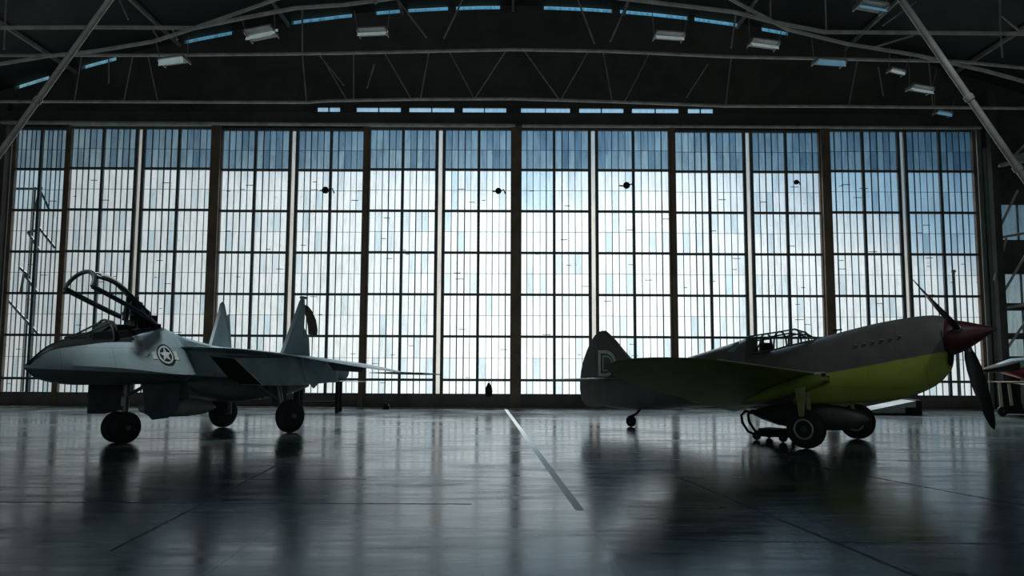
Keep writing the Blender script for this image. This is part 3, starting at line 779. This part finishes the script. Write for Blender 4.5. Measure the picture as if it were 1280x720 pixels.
# spinner and propeller
AL = math.radians(11); AXP = V((math.cos(AL), 0, math.sin(AL))); hubp = V((2.6, 0, 2.31)); UPP = V((-math.sin(AL), 0, math.cos(AL)))
b0 = hubp-AXP*.27
sp_ = MB().lathe(b0, AXP, [(0, .345), (.03, .35), (.12, .335), (.25, .295), (.4, .235), (.55, .165), (.68, .10), (.78, .052), (.84, .025), (.87, .0)], 36).build('spinner', 'spinner', P)
MB().lathe(b0-AXP*.02, AXP, [(0, .36), (.02, .362)], 36).build('backplate', 'dark', sp_)
def blade(ang, L):
    a = math.radians(ang); d = V((0, -math.sin(a), 0))+UPP*math.cos(a); rgs = []
    side = AXP.cross(d).normalized()
    for t, ch, th in ((.18, .06, .055), (.3, .07, .05), (.45, .115, .035), (.7, .15, .03), (1.0, .165, .024), (1.35, .155, .02), (1.7, .125, .013), (1.88, .075, .009), (1.95, .02, .004)):
        tw = math.radians(62-t*20); c_ = side*math.cos(tw)+AXP*math.sin(tw); nn = AXP*math.cos(tw)-side*math.sin(tw)
        p = hubp+d*t*L/1.95
        rgs.append([p+c_*ch*math.cos(2*PI*k_/12)+nn*th*math.sin(2*PI*k_/12) for k_ in range(12)])
    bl = MB().loft(rgs).build('propeller_blade', 'prop', P)
    MB().lathe(hubp+d*.24, d, [(0, .075), (.1, .075), (.11, .05)], 14).build('blade_root', 'gear', bl)
blade(67, 2.42); blade(-168, 1.9)
# main gear
for s in (-1, 1):
    y = s*1.35
    wl = wheel('wheel', P, (0, y, .40), .40, .26, (0, 1, 0), True, .46)
    MB().tube([(-.05, y-s*.17, 1.3), (-.02, y-s*.19, .75), (0, y-s*.17, .42)], [.07, .05, .04], 10).tube([(0, y-s*.19, .4), (0, y, .4)], .04, 8).build('gear_leg', 'gear_green', P)
    MB().loft([[V((x, y+.19*math.cos(a)*k_, zc+.17*math.sin(a)*k_)) for a in [2*PI*j/14 for j in range(14)]] for x, zc, k_ in ((.42, 1.42, .15), (.3, 1.40, .7), (.05, 1.33, 1.0), (-.4, 1.2, 1.0), (-.9, 1.03, .8), (-1.3, .92, .2))]).build('gear_fairing', 'p40_wing_shade', P)
    MB().prism([(.10, y+s*.19, 1.28), (-.12, y+s*.20, 1.22), (-.06, y+s*.19, .66), (.05, y+s*.19, .66)], .02, (0, 1, .05)).build('gear_door', 'gear_green', P)
# tail wheel
wheel('tail_wheel', P, (-5.38, 0, .15), .15, .10, (0, 1, 0), False, .5, True)
MB().tube([(-5.38, .07, .16), (-5.34, .07, .30), (-5.2, 0, .36), (-4.98, 0, .58)], [.02, .025, .035, .035], 8).tube([(-5.38, -.07, .16), (-5.34, -.07, .30), (-5.2, 0, .36)], .02, 8).build('tail_wheel_strut', 'dark', P)

# belly drop tank hung under the fighter
dt = empty('drop_tank', V((7.0, 16.74, 0))+Matrix.Rotation(PA, 3, 'Z') @ V((-.55, 0, .28)), PA, 'dark teardrop fuel tank slung under the belly of the propeller fighter', 'fuel tank')
MB().lathe((-1.35, 0, .28), (1, 0, .0), [(0, .0), (.08, .07), (.3, .15), (.65, .24), (1.1, .29), (1.6, .30), (2.05, .27), (2.4, .19), (2.6, .10), (2.68, .0)], 24).build('tank_body', 'tank', dt)
MB().tube([(-.3, 0, .5), (-.3, 0, .62)], .04, 8).tube([(.4, 0, .5), (.4, 0, .62)], .04, 8).build_each('mounting_lug', 'gear', dt)
MB().lathe((.2, 0, .56), (0, 0, 1), [(0, .06), (.03, .06), (.03, .0)], 12).build('filler_cap', 'gear', dt)

# small trolley with hooped handles beside it
tr = empty('hand_trolley', (5.75, 17.6, 0), PA, 'small black trolley with two bent tube handles behind the near wheel', 'trolley')
for y in (-.16, .16):
    MB().tube([(.5, y, .12), (-.1, y, .10), (-.28, y, .16), (-.42, y, .36), (-.44, y, .52), (-.34, y, .62), (-.2, y, .60), (.1, y, .56)], .032, 8).build('handle', 'dark', tr)
MB().box((-.1, -.3, .1), (.75, .3, .16)).box((.0, -.25, .16), (.65, .25, .26)).build('deck', 'dark', tr, .02)
for x in (.0, .62):
    for y in (-.3, .3): wheel('wheel', tr, (x, y, .10), .10, .05, (0, 1, 0), False, .5, True)

# ------------------------------------------------------------------ jet fighter (x forward, y left/port, z up)
BJ = math.radians(58); JR = math.atan2(-math.sin(BJ), -math.cos(BJ))
J = empty('jet_fighter', (-6.43, 19.3, 0), JR, 'grey twin finned jet fighter with its cockpit canopy raised', 'aircraft')
# front fuselage: x, ztop, w shoulder, z shoulder, w chine, z chine, w bottom, z bottom
JT = [(5.50, 1.64, .005, 1.635, .01, 1.625, .005, 1.61), (5.32, 1.83, .08, 1.76, .11, 1.635, .07, 1.45), (5.11, 2.02, .15, 1.90, .23, 1.645, .14, 1.36), (4.87, 2.14, .21, 1.97, .34, 1.645, .20, 1.30),
      (4.60, 2.23, .27, 2.03, .45, 1.635, .26, 1.265), (4.20, 2.27, .37, 2.10, .60, 1.61, .34, 1.25), (3.7, 2.30, .47, 2.18, .78, 1.56, .42, 1.24), (3.3, 2.42, .50, 2.30, .92, 1.50, .5, 1.25),
      (2.88, 2.50, .45, 2.38, 1.06, 1.45, .6, 1.27), (2.62, 2.42, .44, 2.30, 1.13, 1.44, .64, 1.275), (2.46, 2.35, .42, 2.24, 1.02, 1.45, .62, 1.28), (2.3, 2.30, .36, 2.2, .62, 1.5, .5, 1.28), (1.6, 2.14, .34, 2.06, .5, 1.5, .42, 1.28)]
JT.reverse()
rings = []
NJ = 40
def jring(x):
    zt, ws, zs, wc, zc_, wb, zb = smooth_table(JT, x)
    h = [(0, zt), (ws*.6, zt-(zt-zs)*.28), (ws, zs), (ws+(wc-ws)*.5, zs+(zc_-zs)*.52), (wc, zc_), (wc-(wc-wb)*.55, zc_+(zb-zc_)*.6), (wb, zb), (0, zb-.01)]
    pts = [V((x, a, b_)) for a, b_ in h]+[V((x, -a, b_)) for a, b_ in reversed(h[1:-1])]
    return pts
rings = [jring(5.5-3.9*i/NJ) for i in range(NJ+1)]
mt, nt2, out2 = newmat('jet_skin')
b_ = N(nt2, 'ShaderNodeBsdfPrincipled'); nz2 = noise(nt2, mapping(nt2), 2.2, 5, .6)
grey = ramp(nt2, nz2, [(.3, (.34, .44, .46)), (.7, (.48, .58, .61))])
tc2 = N(nt2, 'ShaderNodeTexCoord'); sp2 = N(nt2, 'ShaderNodeSeparateXYZ'); nt2.links.new(tc2.outputs['Object'], sp2.inputs[0])
# black anti-glare panel on top of the nose (paint scheme), underside shade put into the colour below the chine
panel = math_(nt2, 'MULTIPLY', math_(nt2, 'LESS_THAN', math_(nt2, 'ABSOLUTE', sp2.outputs[1]), math_(nt2, 'MULTIPLY_ADD', sp2.outputs[0], -.26, 1.46)), math_(nt2, 'GREATER_THAN', sp2.outputs[0], 3.6))
above = math_(nt2, 'GREATER_THAN', sp2.outputs[2], 1.66)
c3 = mixc(nt2, math_(nt2, 'MULTIPLY', panel, above), grey, (.018, .02, .02))
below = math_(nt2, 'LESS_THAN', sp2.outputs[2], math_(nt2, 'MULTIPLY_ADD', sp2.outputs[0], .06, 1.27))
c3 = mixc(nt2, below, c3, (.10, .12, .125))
br2 = N(nt2, 'ShaderNodeTexBrick'); nt2.links.new(mapping(nt2, 'Object', (1, 1, 1), (0, 0, .2), (PI/2, 0, 0)), br2.inputs[0])
br2.inputs['Scale'].default_value = 1; br2.inputs['Mortar Size'].default_value = .005; br2.inputs['Brick Width'].default_value = .9; br2.inputs['Row Height'].default_value = .5
c3 = mixc(nt2, math_(nt2, 'MULTIPLY', br2.outputs['Fac'], .4), c3, (.06, .07, .07))
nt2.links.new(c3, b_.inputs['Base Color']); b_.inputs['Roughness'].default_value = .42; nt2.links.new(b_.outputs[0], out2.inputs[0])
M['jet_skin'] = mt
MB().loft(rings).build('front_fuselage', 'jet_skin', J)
# centre and rear fuselage
def box_ring(x, zt, zb, hw, r=.5):
    n_ = 24; zc_ = (zt+zb)/2; hh = (zt-zb)/2; o_ = []
    for k_ in range(n_):
        a = 2*PI*k_/n_; c_, s_ = math.cos(a), math.sin(a); o_.append(V((x, hw*math.copysign(abs(c_)**r, c_), zc_+hh*math.copysign(abs(s_)**r, s_))))
    return o_
MB().loft([box_ring(*q) for q in ((1.7, 2.12, 1.3, .42), (1.2, 2.06, 1.25, .5), (.5, 2.0, 1.15, 1.15), (-.3, 1.93, 1.1, 1.25), (-1.0, 1.84, 1.1, 1.2), (-1.7, 1.70, 1.12, 1.05), (-2.3, 1.60, 1.18, .9))]).build('rear_fuselage', 'jet_grey', J)
# belly fairing and weapons bay
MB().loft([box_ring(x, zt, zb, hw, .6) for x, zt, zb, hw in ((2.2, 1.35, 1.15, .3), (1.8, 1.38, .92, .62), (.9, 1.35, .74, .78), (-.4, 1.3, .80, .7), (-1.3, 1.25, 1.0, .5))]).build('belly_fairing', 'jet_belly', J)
# raked intakes
for s in (1, -1):
    def R4(x, y0, y1, z0, z1): return [V((x, s*y0, z0)), V((x, s*y1, z0)), V((x, s*y1, z1)), V((x, s*y0, z1))]
    lipT, lipB = 1.65, 1.05
    rings = []
    a = [V((lipB, s*.48, 1.17)), V((lipB-.05, s*1.46, 1.17)), V((lipT, s*1.25, 1.80)), V((lipT+.1, s*.46, 1.86))]
    b4 = [V((.3, s*.48, 1.13)), V((.3, s*1.50, 1.14)), V((.3, s*1.46, 1.82)), V((.3, s*.46, 1.86))]
    c4 = [V((-1.6, s*.5, 1.16)), V((-1.6, s*1.25, 1.18)), V((-1.6, s*1.15, 1.62)), V((-1.6, s*.5, 1.66))]
    it = MB().loft([a, b4, c4], True, False).build('engine_intake', 'jet_grey', J, .02)
    ctr = sum(a, V())/4; inn = [p+(ctr-p)*.07+V((.014, 0, 0)) for p in a]
    MB().prism(inn, .012, (1, 0, -.9)).build('intake_mouth', 'dark', it)
    MB().tube([a[1]+V((.01, 0, 0)), a[2]+V((.01, 0, 0))], .02, 6).build('intake_edge', 'white_strip', it)
    # exhaust nozzle
    MB().lathe((-2.05, s*.5, 1.42), (-1, 0, 0), [(0, .27), (.2, .26), (.5, .2), (.5, .16), (.2, .2)], 24).build('exhaust_nozzle', 'exhaust', J)
    # wing with leading edge root extension: planform points
    top = []
    stsJ = []
    for (y, xl, zl, xt, zt_, t) in ((.35, 3.0, 2.02, -1.7, 1.74, .05), (.8, 2.45, 2.045, -1.7, 1.72, .075), (1.3, 2.05, 2.02, -1.65, 1.70, .085), (1.65, 1.85, 2.0, -1.6, 1.68, .08), (2.44, 1.38, 1.90, -1.35, 1.66, .07), (3.24, .93, 1.75, -1.1, 1.58, .055), (4.0, .42, 1.60, -.85, 1.50, .04), (4.45, -.02, 1.51, -.62, 1.46, .025)):
        stsJ.append((s*y, xl, zl, xt, zt_, t))
    wj = surf('wing', stsJ, 'jet_grey', J)
    MB().tube([(.75, s*4.47, 1.50), (-.1, s*4.5, 1.48), (-1.0, s*4.5, 1.45), (-1.7, s*4.5, 1.42)], [.006, .03, .03, .01], 8).build('wingtip_rail', 'jet_grey', wj)
    # twin fins
    base = [(.58 if s < 0 else .52, 1.72), (.08, 3.05), (.03, 3.22), (-.04, 3.28), (-.12, 3.22), (-.16, 3.0), (-.26, 1.72)]
    lean = .12
    cpts = [V((x, s*(1.33+lean*(z-1.7)), z)) for x, z in base]
    n_ = len(cpts); c_ = sum(cpts, V())/n_; mb = MB()
    inner = [p+(c_-p)*.25 for p in cpts]
    vs = cpts+[p+V((0, .06, 0)) for p in inner]+[p-V((0, .06, 0)) for p in inner]
    fs = [(i, (i+1) % n_, n_+(i+1) % n_, n_+i) for i in range(n_)]+[((i+1) % n_, i, 2*n_+i, 2*n_+(i+1) % n_) for i in range(n_)]+[tuple(range(n_, 2*n_)), tuple(reversed(range(2*n_, 3*n_)))]
    mb.add(vs, fs, True); fo = mb.build('tail_fin', 'jet_grey', J)
    if s > 0: MB().lathe((.06, s*1.52, 3.27), (-1, 0, 0), [(0, 0), (.04, .035), (.12, .04), (.24, .03), (.26, 0)], 12).build('fin_pod', 'jet_grey', fo)
    if s > 0:
        hk = [(-.12, 3.10), (-.22, 3.08), (-.36, 2.96), (-.50, 2.74), (-.56, 2.5), (-.55, 2.36), (-.30, 2.38), (-.28, 2.55), (-.24, 2.74), (-.15, 2.92)]
        MB().prism([V((x, 1.50, z)) for x, z in hk], .05, (0, 1, 0)).build('rudder', 'brown_fin', J)['label'] = 'curved brown rudder'
        MB().prism([V((x, 1.42, z)) for x, z in ((-.16, 1.7), (-.16, 2.6), (-.36, 2.3), (-.42, 1.7))], .04, (0, 1, 0)).build('rudder', 'jet_grey', J)
    else:
        MB().prism([V((x, -1.42, z)) for x, z in ((-.18, 1.7), (-.12, 2.9), (-.2, 2.95), (-.34, 1.7))], .04, (0, 1, 0)).build('rudder', 'jet_grey', J)
    # tailplane and ventral fin
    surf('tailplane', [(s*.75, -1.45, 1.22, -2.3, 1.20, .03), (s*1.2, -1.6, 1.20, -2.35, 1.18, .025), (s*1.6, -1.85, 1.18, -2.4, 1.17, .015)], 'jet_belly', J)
    MB().prism([V((-.15, s*1.42, 1.75)), V((-.25, s*1.5, 1.3)), V((-.45, s*1.55, 1.06)), V((-.8, s*1.55, 1.35)), V((-.9, s*1.5, 1.75))], .05, (0, 1, .1)).build('ventral_fin', 'jet_grey', J)
    # wing pylon with missile
    py = MB().prism([(.5, s*3.0, 1.72), (-.7, s*3.0, 1.62), (-.55, s*3.0, 1.47), (.3, s*3.0, 1.52)], .06, (0, 1, 0)).build('wing_pylon', 'jet_belly', J)
# cockpit: tub, seat, windscreen, canopy
ck = MB(); rg = []
for x, zt, hw in ((4.35, 2.27, .25), (4.0, 2.32, .34), (3.6, 2.34, .40), (3.2, 2.42, .42), (2.9, 2.5, .34)):
    rg.append([V((x, hw, zt-.14)), V((x, hw*.96, zt+.035)), V((x, 0, zt+.05)), V((x, -hw*.96, zt+.035)), V((x, -hw, zt-.14))])
ck.loft(rg, True, False).build('cockpit_tub', 'dark', J)
se = MB(); se.box((3.25, -.2, 2.3), (3.45, .2, 3.0)).box((3.3, -.13, 2.95), (3.47, .13, 3.12)).box((3.4, -.22, 2.3), (3.85, .22, 2.5)).box((2.95, -.3, 2.45), (3.3, .3, 2.72)).box((3.3, -.26, 2.3), (3.4, -.18, 2.8)).box((3.3, .18, 2.3), (3.4, .26, 2.8))
so = se.build('ejection_seat', 'dark', J, .03)
MB().tube([(3.48, .1, 3.0), (3.52, .14, 2.6)], .018, 6).tube([(3.48, -.1, 3.0), (3.52, -.14, 2.6)], .018, 6).build_each('harness', 'white_strip', so)
MB().loft([[V((x, hw*math.cos(PI*k_/8), 2.25+h*math.sin(PI*k_/8))) for k_ in range(9)] for x, hw, h in ((4.25, .16, .08), (4.0, .3, .3), (3.85, .32, .34))]).build('instrument_coaming', 'dark', J)
ws = MB(); ws.loft([[V((x, hw*math.cos(PI*k_/10), zb+h*math.sin(PI*k_/10))) for k_ in range(11)] for x, hw, zb, h in ((4.72, .10, 2.19, .03), (4.45, .26, 2.14, .17), (4.15, .36, 2.14, .34), (3.98, .40, 2.15, .44))], False, True, False)
wo_ = ws.build('windscreen', 'plexi', J)
mb = MB(); mb.tube([V((3.98, .4*math.cos(PI*k_/10), 2.15+.44*math.sin(PI*k_/10))) for k_ in range(11)], .025, 6)
for yy in (1, -1): mb.tube([(4.72, yy*.10, 2.2), (4.45, yy*.17, 2.28), (3.98, yy*.24, 2.52)], .02, 6)
mb.build('frame', 'frame_dark', wo_)
# raised canopy: hinge at the rear, profile s along, h above the sill
CA = math.radians(24); HP = V((2.84, 0, 2.46))
def cpt(s_, y, h): return HP+V((s_*math.cos(CA)-h*math.sin(CA), y, s_*math.sin(CA)+h*math.cos(CA)))
CP = [(0, .02, .16), (.3, .13, .33), (.6, .26, .44), (.9, .37, .49), (1.2, .46, .51), (1.5, .485, .52), (1.7, .44, .52), (1.88, .36, .50)]
def cparc(s_, n_=14, g=0):
    h, w_ = smooth_table(CP, s_)
    return [cpt(s_, (w_+g)*math.cos(PI*k_/n_), (h+g)*math.sin(PI*k_/n_)) for k_ in range(n_+1)]
cano = MB().loft([cparc(1.88*i/14) for i in range(15)], False, True, False).build('canopy', 'plexi', J)
mb = MB()
def strap(pts, r): mb.tube(pts, r, 8)
strap(cparc(1.88, 14, .01), .045)
strap([cparc(1.88*i/14, 14, .01)[0] for i in range(15)], .05); strap([cparc(1.88*i/14, 14, .01)[14] for i in range(15)], .055)
strap([cparc(1.88*i/14, 14, .01)[3] for i in range(15)], .03)
strap([cparc(1.88*i/14, 14, .01)[7] for i in range(0, 12)], .02)
strap(cparc(.45, 14, .01), .05); strap(cparc(.05, 14, .01), .05)
mb.build('frame', 'frame_dark', cano)
MB().loft([cparc(.02+.5*i/4, 14, .004)+[cparc(.02+.5*i/4, 14, -.03)[14-k_] for k_ in range(15)] for i in range(5)], True, True).build('rear_fairing', 'frame_dark', cano)
MB().loft([[cparc(.5+1.2*i/8, 14, .006)[j] for j in (4, 5, 6, 7, 8)]+[cparc(.5+1.2*i/8, 14, .02)[j] for j in (8, 7, 6, 5, 4)] for i in range(9)]).build('top_highlight', 'white_strip', cano)  # bright reflection on the canopy bubble, put in as a pale sheet
MB().tube([(3.0, .12, 2.45), cpt(.75, .12, .0)], .035, 8).tube([(3.0, -.12, 2.45), cpt(.75, -.12, .0)], .035, 8).build_each('canopy_strut', 'gear', J)
# side markings on the port chine facet
def facet(x, v, off=.008):
    zt, ws_, zs, wc, zc_, wb, zb = smooth_table(JT, x)
    m1 = (ws_+(wc-ws_)*.5, zs+(zc_-zs)*.52)
    if v < .5: k_ = v/.5; p = (ws_+(m1[0]-ws_)*k_, zs+(m1[1]-zs)*k_)
    else: k_ = (v-.5)/.5; p = (m1[0]+(wc-m1[0])*k_, m1[1]+(zc_-m1[1])*k_)
    return V((x, p[0]+off, p[1]+off*.6))
def decal(name, poly, mat, off, parent=J):
    """poly in (x, v); fan mesh following the hull"""
    cx = sum(p[0] for p in poly)/len(poly); cv = sum(p[1] for p in poly)/len(poly)
    mb = MB(); n_ = len(poly); rr = []
    for k_ in (1.0, .75, .5, .25, .02): rr.append([facet(cx+(p[0]-cx)*k_, cv+(p[1]-cv)*k_, off) for p in poly])
    mb.loft(rr, False, False); return mb.build(name, mat, parent)
def circ(cx, cv, rx, rv, n_=24, rot=0): return [(cx+rx*math.cos(2*PI*i/n_+rot), cv+rv*math.sin(2*PI*i/n_+rot)) for i in range(n_)]
ix, iv, ru, rv = 3.06, .55, .155, .215
decal('insignia', [(ix-.27, iv-.10), (ix+.27, iv-.10), (ix+.27, iv+.10), (ix-.27, iv+.10)], 'white_mark', .010)
decal('insignia', circ(ix, iv, ru+.03, rv+.04), 'black_mark', .013); decal('insignia', circ(ix, iv, ru, rv), 'white_mark', .016); decal('insignia', circ(ix, iv, ru*.8, rv*.8), 'black_mark', .019)
star = [(ix+(ru*.82 if i % 2 == 0 else ru*.36)*math.sin(PI*i/5), iv-(rv*.82 if i % 2 == 0 else rv*.36)*math.cos(PI*i/5)) for i in range(10)]
decal('insignia', star, 'white_mark', .022)
decal('stencil_patch', [(3.66, .05), (3.48, .12), (3.38, .50), (3.46, .58), (3.60, .36)], 'white_strip', .010)
decal('stencil_patch', [(3.58, .15), (3.5, .18), (3.47, .30), (3.55, .28)], 'blue_grey', .014)
# nose gear
for y in (-.16, .16): wheel('nose_wheel', J, (3.5, y, .33), .33, .20, (0, 1, 0), False, .5, True)
MB().tube([(3.42, 0, 1.35), (3.43, 0, .75), (3.45, 0, .36)], [.09, .07, .05], 10).tube([(3.45, -.2, .33), (3.45, .2, .33)], .04, 8).tube([(3.4, .04, 1.0), (2.8, .04, 1.3)], .04, 8).build('nose_gear_leg', 'gear', J)
MB().box((3.5, .05, .78), (3.56, .12, .98)).build('taxi_light', 'white_strip', J)
MB().prism([(4.0, -.42, 1.28), (3.1, -.42, 1.28), (3.15, -.5, .66), (3.6, -.5, .6), (3.95, -.5, .62)], .04, (0, 1, 0)).build('gear_door', 'jet_belly', J)
MB().prism([(3.3, .36, 1.28), (2.45, .42, 1.28), (2.5, .48, .7), (2.75, .48, .5), (3.1, .47, .48), (3.25, .44, .66)], .04, (0, 1, 0)).build('gear_door', 'jet_belly', J)
# main gear
for s in (1, -1):
    y = s*1.25
    wheel('main_wheel', J, (0, y, .40), .40, .27, (0, 1, 0), False, .5, True)
    MB().tube([(0, y-s*.25, .40), (0, y, .40)], .045, 8).tube([(0, y-s*.25, .36), (.05, y-s*.3, .8), (.05, y-s*.45, 1.3)], [.05, .06, .08], 10).tube([(.05, y-s*.3, .75), (.6, y-s*.55, 1.2)], .035, 8).build('main_gear_leg', 'gear', J)
    MB().prism([(.35, s*.78, 1.2), (-.3, s*.78, 1.2), (-.2, s*.86, .72), (.2, s*.86, .66)], .03, (0, 1, 0)).build('gear_door', 'jet_belly', J)
# belly store behind the nose gear
sto = empty('belly_store', V((-6.43, 19.3, 0))+Matrix.Rotation(JR, 3, 'Z') @ V((2.3, .25, .52)), JR, 'pale grey cigar shaped store slung under the jet behind its nose wheels', 'fuel tank')
MB().lathe((1.0, 0, .2), (-1, 0, -.03), [(0, 0), (.06, .07), (.25, .15), (.6, .2), (1.2, .2), (1.6, .16), (1.85, .08), (1.95, 0)], 20).build('store_body', 'pod', sto)
MB().box((-.2, -.03, .36), (.4, .03, .74)).build('pylon', 'jet_belly', sto)

# ------------------------------------------------------------------ things standing by the doors
ws_ = empty('work_stand', (-6.45, 25.6, 0), 0, 'dark low work stand by the doors, seen under the jet wing', 'work stand')
b = MB(); b.box((-.72, -.3, .98), (.76, .3, 1.08)); b.build('platform', 'dark', ws_)
for x in (-.66, .68):
    for y in (-.25, .25): MB().box((x-.09 if x < 0 else x-.05, y-.05, 0), (x+.09 if x < 0 else x+.05, y+.05, 1.0)).build('leg', 'dark', ws_)
MB().box((.4, -.28, 1.08), (.8, .28, 1.3)).build('tool_box', 'dark', ws_, .02)
MB().tube([(-.66, -.25, .35), (.68, -.25, .35)], .025, 8).build('cross_rail', 'dark', ws_)

rp = empty('wedge_ramp', (12.35, 25.6, 0), 0, 'low grey wedge ramp with a pale top, on the floor below the fighter nose', 'ramp')
MB().prism([(-.85, 0, .06), (.9, 0, .42), (.9, 0, .06)], .9, (0, 1, 0)).build('ramp_body', 'grey_panel', rp)
MB().prism([(-.85, 0, .07), (.9, 0, .43), (.9, 0, .46), (-.85, 0, .10)], .94, (0, 1, 0)).build('deck_plate', 'grey_panel', rp)
MB().box((.9, -.42, .0), (1.12, .42, .48)).box((.55, -.46, 0), (.95, -.4, .25)).box((-.8, -.4, 0), (.9, .4, .06)).build_each('end_support', 'dark', rp)

for px, lb in ((483, 'small dark wheel stop on the floor by the doors right of the jet wing tip'), ):
    p = atY(px, 509, YW-.8); o = empty('door_stop', (p.x, YW-.8, 0), 0, lb, 'door stop')
    MB().loft([[V((x*k_, y*k_, z)) for x, y in ((-.12, -.12), (.12, -.12), (.12, .12), (-.12, .12))] for z, k_ in ((0, 1), (.12, .8), (.2, .4))], True, False).build('block', 'dark', o)
    MB().tube([(0, 0, .18), (.12, 0, .3)], .025, 8).build('handle', 'dark', o)

# half hidden light aircraft at the right edge (x = towards the picture's right)
RA = empty('light_aircraft', (17.1, 25.0, 0), 0, 'dark red light aircraft with a blue-grey canopy, half hidden beyond the propeller', 'aircraft')
MB().loft([box_ring(x, zt, zb, .5*k_, .8) for x, zt, zb, k_ in ((-1.25, 1.55, 1.48, .1), (-1.0, 1.66, 1.36, .5), (-.4, 1.70, 1.20, .9), (.6, 1.74, 1.12, 1), (2.6, 1.75, 1.1, 1.05), (3.9, 1.6, 1.15, .8))]).build('fuselage', 'red_dark', RA)
MB().loft([box_ring(x, zt, 1.45, .42*k_, .9) for x, zt, k_ in ((-1.5, 1.52, .1), (-1.2, 1.68, .5), (-.7, 1.86, .9), (.2, 1.93, 1), (1.6, 1.95, 1), (2.4, 1.8, .6))]).build('canopy', 'blue_grey', RA)
MB().loft([box_ring(x, zt, 1.40, .46*k_, .9) for x, zt, k_ in ((-1.75, 1.5, .1), (-1.5, 1.58, .6), (-1.0, 1.74, .9), (-.72, 1.84, .9))]).build('nose_cowl', 'dark', RA)
surf('wing', [(-2.2, .9, 1.06, -1.0, 1.02, .05), (0, 2.4, 1.08, -1.35, 1.10, .06), (.8, 2.2, 1.08, -1.2, 1.08, .06)], 'cream', RA)
MB().tube([(-1.05, -.3, 1.05), (-1.0, -.3, .35)], .05, 8).tube([(-1.3, -.2, 1.1), (-1.25, -.2, .15)], .05, 8).build_each('gear_strut', 'cream', RA)
wheel('wheel', RA, (.35, -.4, .3), .3, .2, (0, 1, 0), False, .5, True); wheel('wheel', RA, (-1.25, -.2, .16), .16, .12, (0, 1, 0), False, .5, True)
MB().prism([(-.95, .3, 0.05), (-.2, .3, .05), (-.35, .3, .5), (-.5, .3, 1.0), (-.95, .3, 1.05)], .1, (0, 1, 0)).build('gear_spat', 'dark', RA)
cab = empty('steel_cabinet', (18.6, 26.4, 0), 0, 'pale grey steel cabinet behind the dark red light aircraft', 'cabinet')
MB().box((-.9, -.25, .08), (.9, .25, 1.15)).build('cabinet_body', 'grey_panel', cab, .02)
for x in (-.44, .44):
    d_ = MB().box((x-.4, -.28, .14), (x+.4, -.25, 1.1)).build('door', 'grey_panel', cab)
    MB().box((x-.02, -.31, .55), (x+.02, -.28, .7)).build('handle', 'gear', d_)
MB().box((-.85, -.2, 0), (.85, .2, .08)).build('plinth', 'dark', cab)

# ------------------------------------------------------------------ output look
sc.view_settings.view_transform = 'Standard'; sc.view_settings.look = 'None'
sc.view_settings.gamma = 1; sc.view_settings.use_curve_mapping = False
sc.view_settings.exposure = 0
sc.cycles.max_bounces = 10; sc.cycles.transparent_max_bounces = 16; sc.cycles.sample_clamp_indirect = 4
